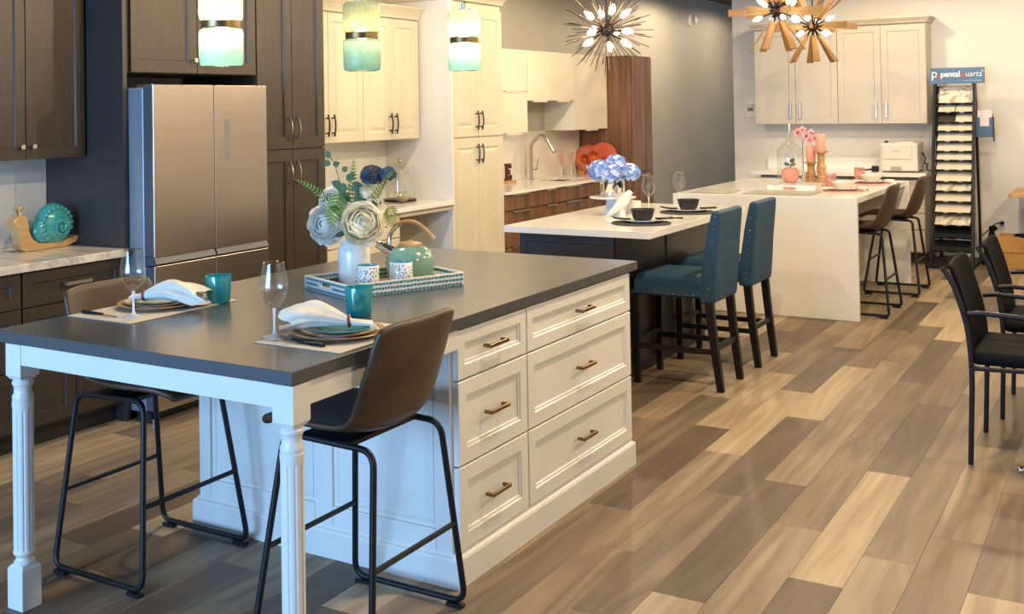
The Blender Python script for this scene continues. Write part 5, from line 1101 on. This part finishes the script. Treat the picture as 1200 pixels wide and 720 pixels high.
build(MB().tube([(JX, JY, ZM + .118), (JX + .01, JY, ZM + .15)], .005, 8), 'stem', M['bronze'], ap)
for s, z in ((-1, .15), (1, .148), (.3, .17)): build(MB().add(leaf_mesh((JX, JY, ZM + z), rt_ * s + up * .25, fcam, .055, .02), [(0, 1, 2, 3, 4, 5)]), 'leaf', M['leaf'] if s < 1 else M['fern_y'], ap, solid=.001)
def candlestick(label, clabel, x, y, h, ch):
    o = (x, y, ZM); r = thing('candlestick', label, 'candlestick', o, 'turned wood candlesticks')
    k = h / .255; pf = [(0, 0), (.050, 0), (.050, .012), (.040, .018), (.036, .03), (.040, .04), (.030, .055), (.036, .075), (.040, .10), (.036, .112), (.042, .120), (.036, .128), (.028, .165), (.030, .20), (.034, .215), (.028, .222), (.040, .238), (.058, .245), (.058, .255), (0, .255)]
    build(MB().lathe([(a, z * k) for a, z in pf], o, 28), 'turned_post', M['oak'], r, ang=40)
    c = thing('pillar_candle', clabel, 'candle', (x, y, ZM + h), 'pink pillar candles'); build(MB().lathe([(0, .0005), (.038, .0005), (.039, .004), (.039, ch - .004), (.036, ch), (0, ch - .003)], (x, y, ZM + h), 24), 'wax', M['candle'], c, ang=40); build(MB().tube([(x, y, ZM + h + ch - .004), (x, y, ZM + h + ch + .008)], .0015, 5), 'wick', M['toe'], c)
candlestick('tall turned wooden candlestick on the marble tray', 'pink pillar candle on the tall candlestick', -.335, 7.40, .265, .145)
candlestick('short turned wooden candlestick behind the glass bottle', 'pink pillar candle on the short candlestick behind the bottle', -.43, 7.44, .165, .145)
orc = thing('orchid_stem', 'pink orchid stem rising behind the glass bottle', 'flower', (-.50, 7.47, ZM))
build(MB().tube(fillet([(-.50, 7.48, ZM), (-.51, 7.48, 1.30), (-.46, 7.47, 1.40), (-.40, 7.45, 1.36)], .06, 5), .003, 6), 'stem', M['leaf'], orc)
build(MB().lathe([(0, 0), (.02, 0), (.022, .08), (0, .08)], (-.50, 7.48, ZM), 12), 'stem_holder', M['ceramic'], orc)
for (a, z), s in (((-.545, 1.375), 1), ((-.50, 1.40), .9), ((-.47, 1.345), 1), ((-.43, 1.375), .9), ((-.445, 1.315), .9), ((-.40, 1.33), .8)):
    c = Vector((a, 7.45, z)); mb = MB()
    for k in range(5):
        e = rt_ * cos(k * 1.2566 + .3) + up * sin(k * 1.2566 + .3); mb.add(leaf_mesh(c, e, fcam, .042 * s, .018 * s), [(0, 1, 2, 3, 4, 5)])
    bl = build(mb, 'blossom', mat('orchid_pink', (.80, .38, .40, 1), .6) if 'orchid_pink' not in bpy.data.materials else bpy.data.materials['orchid_pink'], orc, solid=.0008)
    build(MB().ball(c + fcam * .006, .009 * s, 8, 6), 'throat', M['red'], bl)
for x, y, lab in ((-.085, 7.06, 'nearer'), (-.055, 8.02, 'farther')):
    q = thing('placemat', f'pink octagonal placemat at the {lab} pink place setting', 'placemat', (x, y, Z3)); build(MB().lathe([(0, 0), (.165, 0), (.165, .006), (0, .007)], (x, y, Z3), 8), 'board', mat('dusty_pink_board', (.50, .20, .17, 1), .5) if 'dusty_pink_board' not in bpy.data.materials else bpy.data.materials['dusty_pink_board'], q, ang=20)
    plate('dinner_plate', 'ceramic', x, y, Z3 + .0075, .120, f'cream dinner plate at the {lab} pink place setting', .012)
    b = thing('bowl', f'cream bowl at the {lab} pink place setting', 'bowl', (x, y, Z3 + .0125)); build(MB().lathe([(0, 0), (.05, 0), (.058, .003), (.088, .048), (.095, .060), (.092, .060), (.055, .010), (0, .008)], (x, y, Z3 + .0125), 36), 'bowl_body', M['gloss'], b, ang=50)
    n = thing('napkin', f'white napkin tucked under the {lab} cream bowl', 'napkin', (x, y, Z3))
    for s in (-1, 1):
        def fn(u, v, s=s):
            e = v * 2 - 1; return Vector((x, y, Z3 + .021)) + rt_ * s * (.10 + .085 * u) + fcam * (.02 + e * (.022 + .02 * u)) + Vector((0, 0, .008 * (1 - e * e) + .01 * u * (1 - u)))
        build(MB().grid(fn, 6, 6), 'fold', M['linen'], n, solid=.004, ang=180)
    t = thing('tumbler', f'pink glass tumbler at the {lab} pink place setting', 'tumbler', (x - .14, y + .19, Z3)); build(MB().lathe([(0, .001), (.036, .001), (.040, .004), (.046, .125), (.044, .127), (.037, .014), (0, .012)], (x - .14, y + .19, Z3), 24, rf=lambda a, z: 1 + .025 * cos(12 * a)), 'cup', M['pinkglass'], t, ang=60)
fork('steel fork lying right of the nearer cream bowl', (.105, 7.05, Z3 + .001), (-.2, .95, 0), .17)
